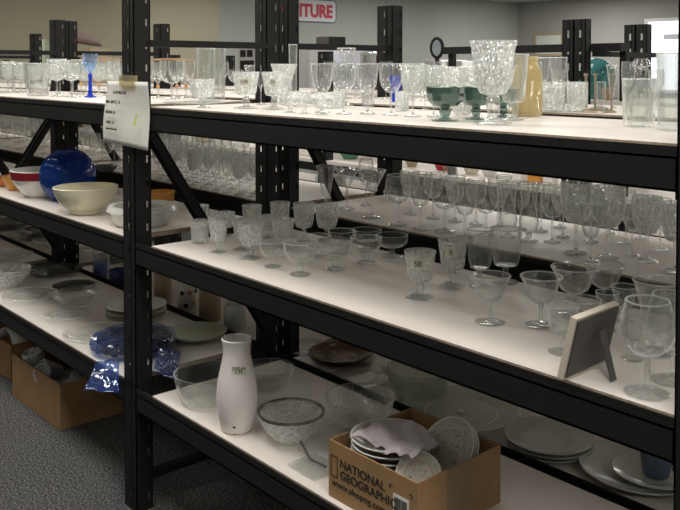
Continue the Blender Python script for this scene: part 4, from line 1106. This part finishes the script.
far_box('white_dresser', 446, 462, 61, 6.4, 'offwhite', 'white dresser right of the round mirror under the black beam', 'dresser')
far_box('brown_chair_back', 362, 373, 55, 6.4, 'wood', 'brown wooden furniture end left of the slotted back post', 'furniture')
o = far_box('poster_board', 238, 256, 46, 5.6, 'offwhite', 'white poster board with dark printed panels left of the double post', 'poster', .05)
bb = [Vector(c) for c in o.bound_box]; x0_, x1_, zt_ = bb[0].x, bb[6].x, max(v.z for v in bb)
b = MB()
for k in range(2):
    xa = x0_+(x1_-x0_)*(.15+.38*k); b.box(xa, xa+(x1_-x0_)*.28, 5.593, 5.60, zt_-.13, zt_-.05)
b.box(x0_+.05, x1_-.04, 5.593, 5.60, zt_-.30, zt_-.17)
b.build('printed_panels', M['ink'], o)
# pale green box and wooden leaf tray on the far rack
a = atY(33, 40, YA+.2); c = atY(45, 40, YA+.2)
b = MB(); b.box(a.x, c.x, YA+.2, YA+.4, 1.256, a.z); tag(b.build('green_carton', M['palegreenbox'], None, bevel=.004), 'pale green carton on the far rack left of the double post', 'box')
a = atY(54, 50, YA+.22); c = atY(92, 50, YA+.22)
b = MB(); b.box(a.x, c.x, YA+.2, YA+.42, 1.256, a.z); tag(b.build('tan_carton', M['tan'], None, bevel=.004), 'tan carton under the wooden leaf tray on the far rack', 'box')
w_ = (atY(90, 50, YA+.3)-atY(40, 50, YA+.3)).length
b = MB(); n = 16; vt = {}
for sgn in (0, 1):
    for i in range(n+1):
        u_ = i/n; wd = math.sin(PI*u_)**.7*.11
        for j in range(7):
            v_ = j/6-.5
            vt[sgn, i, j] = b.bm.verts.new((u_*w_, v_*2*wd, .05*(v_*2)**2*(1 if wd else 0)*math.sin(PI*u_)+.006*sgn))
for sgn in (0, 1):
    for i in range(n):
        for j in range(6):
            f = [vt[sgn, i, j], vt[sgn, i+1, j], vt[sgn, i+1, j+1], vt[sgn, i, j+1]]
            try: b.bm.faces.new(f if sgn else f[::-1])
            except Exception: pass
o = b.build('leaf_tray', M['wood'], None, True); q_ = atY(42, 50, YA+.31); o.location = (q_.x, YA+.31, atY(54, 49, YA+.22).z+.14); o.location.x += .22; o.rotation_euler = (R(20), R(6), 0)
tag(o, 'dark brown wooden leaf-shaped tray seen behind the left double post', 'tray')
# round mirror on a stand
Ym = 5.2; q_ = atY(437, 48, Ym); s = ppm(q_)
o = thing('table_mirror', 'round tilted table mirror with black ring frame under the grey wall', 'mirror', (q_.x, Ym, 0))
hz = q_.z; rr = 9.5/s
b = MB(); b.tube([(rr*.8*math.cos(t), 0, hz+rr*math.sin(t)) for t in [2*PI*k/32 for k in range(32)]], .014, 8, True); b.build('ring_frame', M['ink'], o, True)
b = MB(); b.lathe([(0, -.004), (rr*.78, -.004), (rr*.78, .004), (0, .004)], 32); k = b.build('mirror_glass', M['mirrorglass'], o); k.location = (0, 0, hz); k.rotation_euler = (PI/2, 0, 0); k.scale = (1, 1.22, 1)
b = MB(); b.box(-.012, .012, -.012, .012, .02, hz-rr); b.lathe([(0, 0), (.14, 0), (.13, .02), (0, .025)], 24); b.build('stand', M['ink'], o)
# framed picture on the back wall
a = atY(534, 33, YB-.04); c = atY(563, 56, YB-.04)
o = thing('wall_picture', 'grey-brown framed picture hanging on the far right wall', 'picture', (a.x, YB-.045, c.z))
W2, H2 = c.x-a.x, a.z-c.z
b = MB(); t = .05
for q4 in ((0, W2, 0, t), (0, W2, H2-t, H2), (0, t, t, H2-t), (W2-t, W2, t, H2-t)): b.box(q4[0], q4[1], 0, .04, q4[2], q4[3])
b.build('frame', M['tan'], o)
b = MB(); b.box(t, W2-t, .02, .04, t, H2-t); b.build('print', M['celadon'], o)
# bright window at the right
a = atY(648, 22, YB-.03); c = atY(700, 22, YB-.03)
wn = tag(bpy.data.objects.new('window_1', None), kind='structure'); C.objects.link(wn)
zb_ = 1.0
b = MB(); b.box(a.x, c.x, YB-.03, YB-.02, zb_, a.z); b.build('pane', emit('daylight_pane', (.93, .96, 1.0), 1.6), wn)
b = MB()
for q4 in ((a.x-.06, a.x, zb_-.06, a.z+.06), (c.x, c.x+.06, zb_-.06, a.z+.06), (a.x, c.x, a.z, a.z+.06), (a.x, c.x, zb_-.06, zb_)): b.box(q4[0], q4[1], YB-.06, YB-.01, q4[2], q4[3])
b.build('window_frame', M['offwhite'], wn)
q_ = atY(664, 37, YB-.07); s = ppm(q_)
b = MB(); b.box(q_.x, c.x, YB-.09, YB-.06, q_.z-2.5/s, q_.z+2.5/s); b.build('blind_rail', M['lavender'], wn)
# the red lettered wall sign
y0_, y1_ = 8.12, 9.72; z0_, z1_ = 2.19, 2.57
sg = thing('wall_sign', 'white wall sign with red capital letters and rounded blue outline', 'sign', (XL, y0_, z0_))
def rrect(w, h, r, n=6):
    pts = []
    for cx_, cy_, a_ in ((w-r, r, -PI/2), (w-r, h-r, 0), (r, h-r, PI/2), (r, r, PI)):
        for k in range(n+1): pts.append((cx_+r*math.cos(a_+PI/2*k/n), cy_+r*math.sin(a_+PI/2*k/n)))
    return pts
w3, h3 = y1_-y0_, z1_-z0_
b = MB(); b.prism([(p_[0], p_[1]) for p_ in rrect(w3, h3, .07)], 0, .02)
k = b.build('panel', M['signwhite'], sg); k.rotation_euler = (PI/2, 0, PI/2); k.location = (.003, 0, 0)
b = MB(); b.tube([(p_[0], p_[1], .022) for p_ in rrect(w3, h3, .07)], .008, 6, True)
k = b.build('outline', M['signblue'], sg); k.rotation_euler = (PI/2, 0, PI/2); k.location = (.003, 0, 0)
t = text('FURNITURE', .30, M['signred'], (0, 0, 0), (PI/2, 0, PI/2), sg, 'lettering', .012, ext=.002)
xs = [v.co.x for v in t.data.vertices]; wt = max(xs)-min(xs)
t.scale = ((w3-.16)/wt, 1, 1); t.location = (.027, .08-min(xs)*(w3-.16)/wt, .085)

# ------------------------------------------------------------------ keep neighbouring glasses from touching
FIXED = []
for x in HX:
    for y in (YN0, YN1): FIXED.append((x, x+.08, y, y+.06, 'N'))
    for y in (YR0, YR1): FIXED.append((x, x+.08, y, y+.06, 'R'))
BND = {'TN': (1.262, 1.742), 'MN': (1.262, 1.742), 'ML': (1.262, 1.742), 'BN': (1.262, 1.742), 'BL': (1.262, 1.742), 'TR': (1.875, 2.35), 'MR': (1.875, 2.35), 'BR': (1.875, 2.35)}
for it in range(160):
    moved = 0
    for i in range(len(DISCS)):
        a = DISCS[i]
        for j in range(i+1, len(DISCS)):
            b = DISCS[j]
            if a[3] != b[3] and not ({a[3], b[3]} <= {'MN', 'ML'}): continue
            d = b[0].location - a[0].location; d.z = 0
            need = a[1]+b[1]+.0015
            l = d.length
            if l >= need or l < 1e-6: continue
            t = a[2]+b[2]
            if t == 0: continue
            push = (need-l)*.6; d.normalize()
            a[0].location -= d*push*a[2]/t; b[0].location += d*push*b[2]/t; moved += 1
    for a in DISCS:
        if a[2] == 0: continue
        lo, hi = BND[a[3]]
        L_ = a[0].location
        L_.y = max(min(L_.y, hi-a[1]*.8), lo+a[1]*.72)
        for x0, x1, y0, y1, k in FIXED:
            if k != a[3][1] and not (k == 'N' and a[3] in ('TN', 'MN', 'ML', 'BN', 'BL')): continue
            cx = min(max(L_.x, x0), x1); cy = min(max(L_.y, y0), y1)
            v = Vector((L_.x-cx, L_.y-cy, 0)); l = v.length
            if l < a[1]+.002:
                if l < 1e-5: v = Vector((1, 0, 0)); l = 1
                L_ += v/l*(a[1]+.002-l)
    if not moved: break

for o in C.objects:
    if 'category' in o and o.parent is None and o['category'] not in ('shelf', 'sign', 'box', 'picture', 'paper') : o.location.z += .001
# ------------------------------------------------------------------ lights
def area(name, loc, sx, sy, power, col=(1, .97, .92), rot=(0, 0, 0)):
    l = bpy.data.lights.new(name, 'AREA'); l.shape = 'RECTANGLE'; l.size = sx; l.size_y = sy
    l.energy = power; l.color = col
    o = bpy.data.objects.new(name, l); C.objects.link(o); o.location = loc; o.rotation_euler = rot
    return o
for x in (-6.6, -4.4, -2.2, 0.0, 2.2):
    area('fluorescent_and_fill_light', (x, .68, CEIL-.03), 1.3, .85, 27.5)
    area('fluorescent_and_fill_light', (x, -1.2, CEIL-.03), 1.3, .3, 4)  # weak fill row added to brighten upright faces, no fixture known here
for x in (-9, -6.0, -3.0, 0.0):
    area('fluorescent_and_fill_light', (x, 2.85, CEIL-.03), 1.3, .55, 25)
for x in (-9, -5.0, -1.0, 3):
    for y in (6.5, 10, 13.3):
        area('fluorescent_and_fill_light', (x, y, CEIL-.03), 1.2, .6, 62)
w = bpy.data.worlds.new('world'); bpy.context.scene.world = w; w.use_nodes = True
w.node_tree.nodes['Background'].inputs[0].default_value = (.8, .82, .85, 1)
w.node_tree.nodes['Background'].inputs[1].default_value = .03
sc = bpy.context.scene
sc.view_settings.view_transform = 'Standard'
sc.view_settings.look = 'None'
sc.view_settings.exposure = 0.0
sc.view_settings.gamma = 1
sc.view_settings.use_curve_mapping = False
sc.cycles.max_bounces = 10
sc.cycles.transparent_max_bounces = 48
sc.cycles.diffuse_bounces = 4
sc.cycles.glossy_bounces = 4
sc.cycles.sample_clamp_indirect = 4
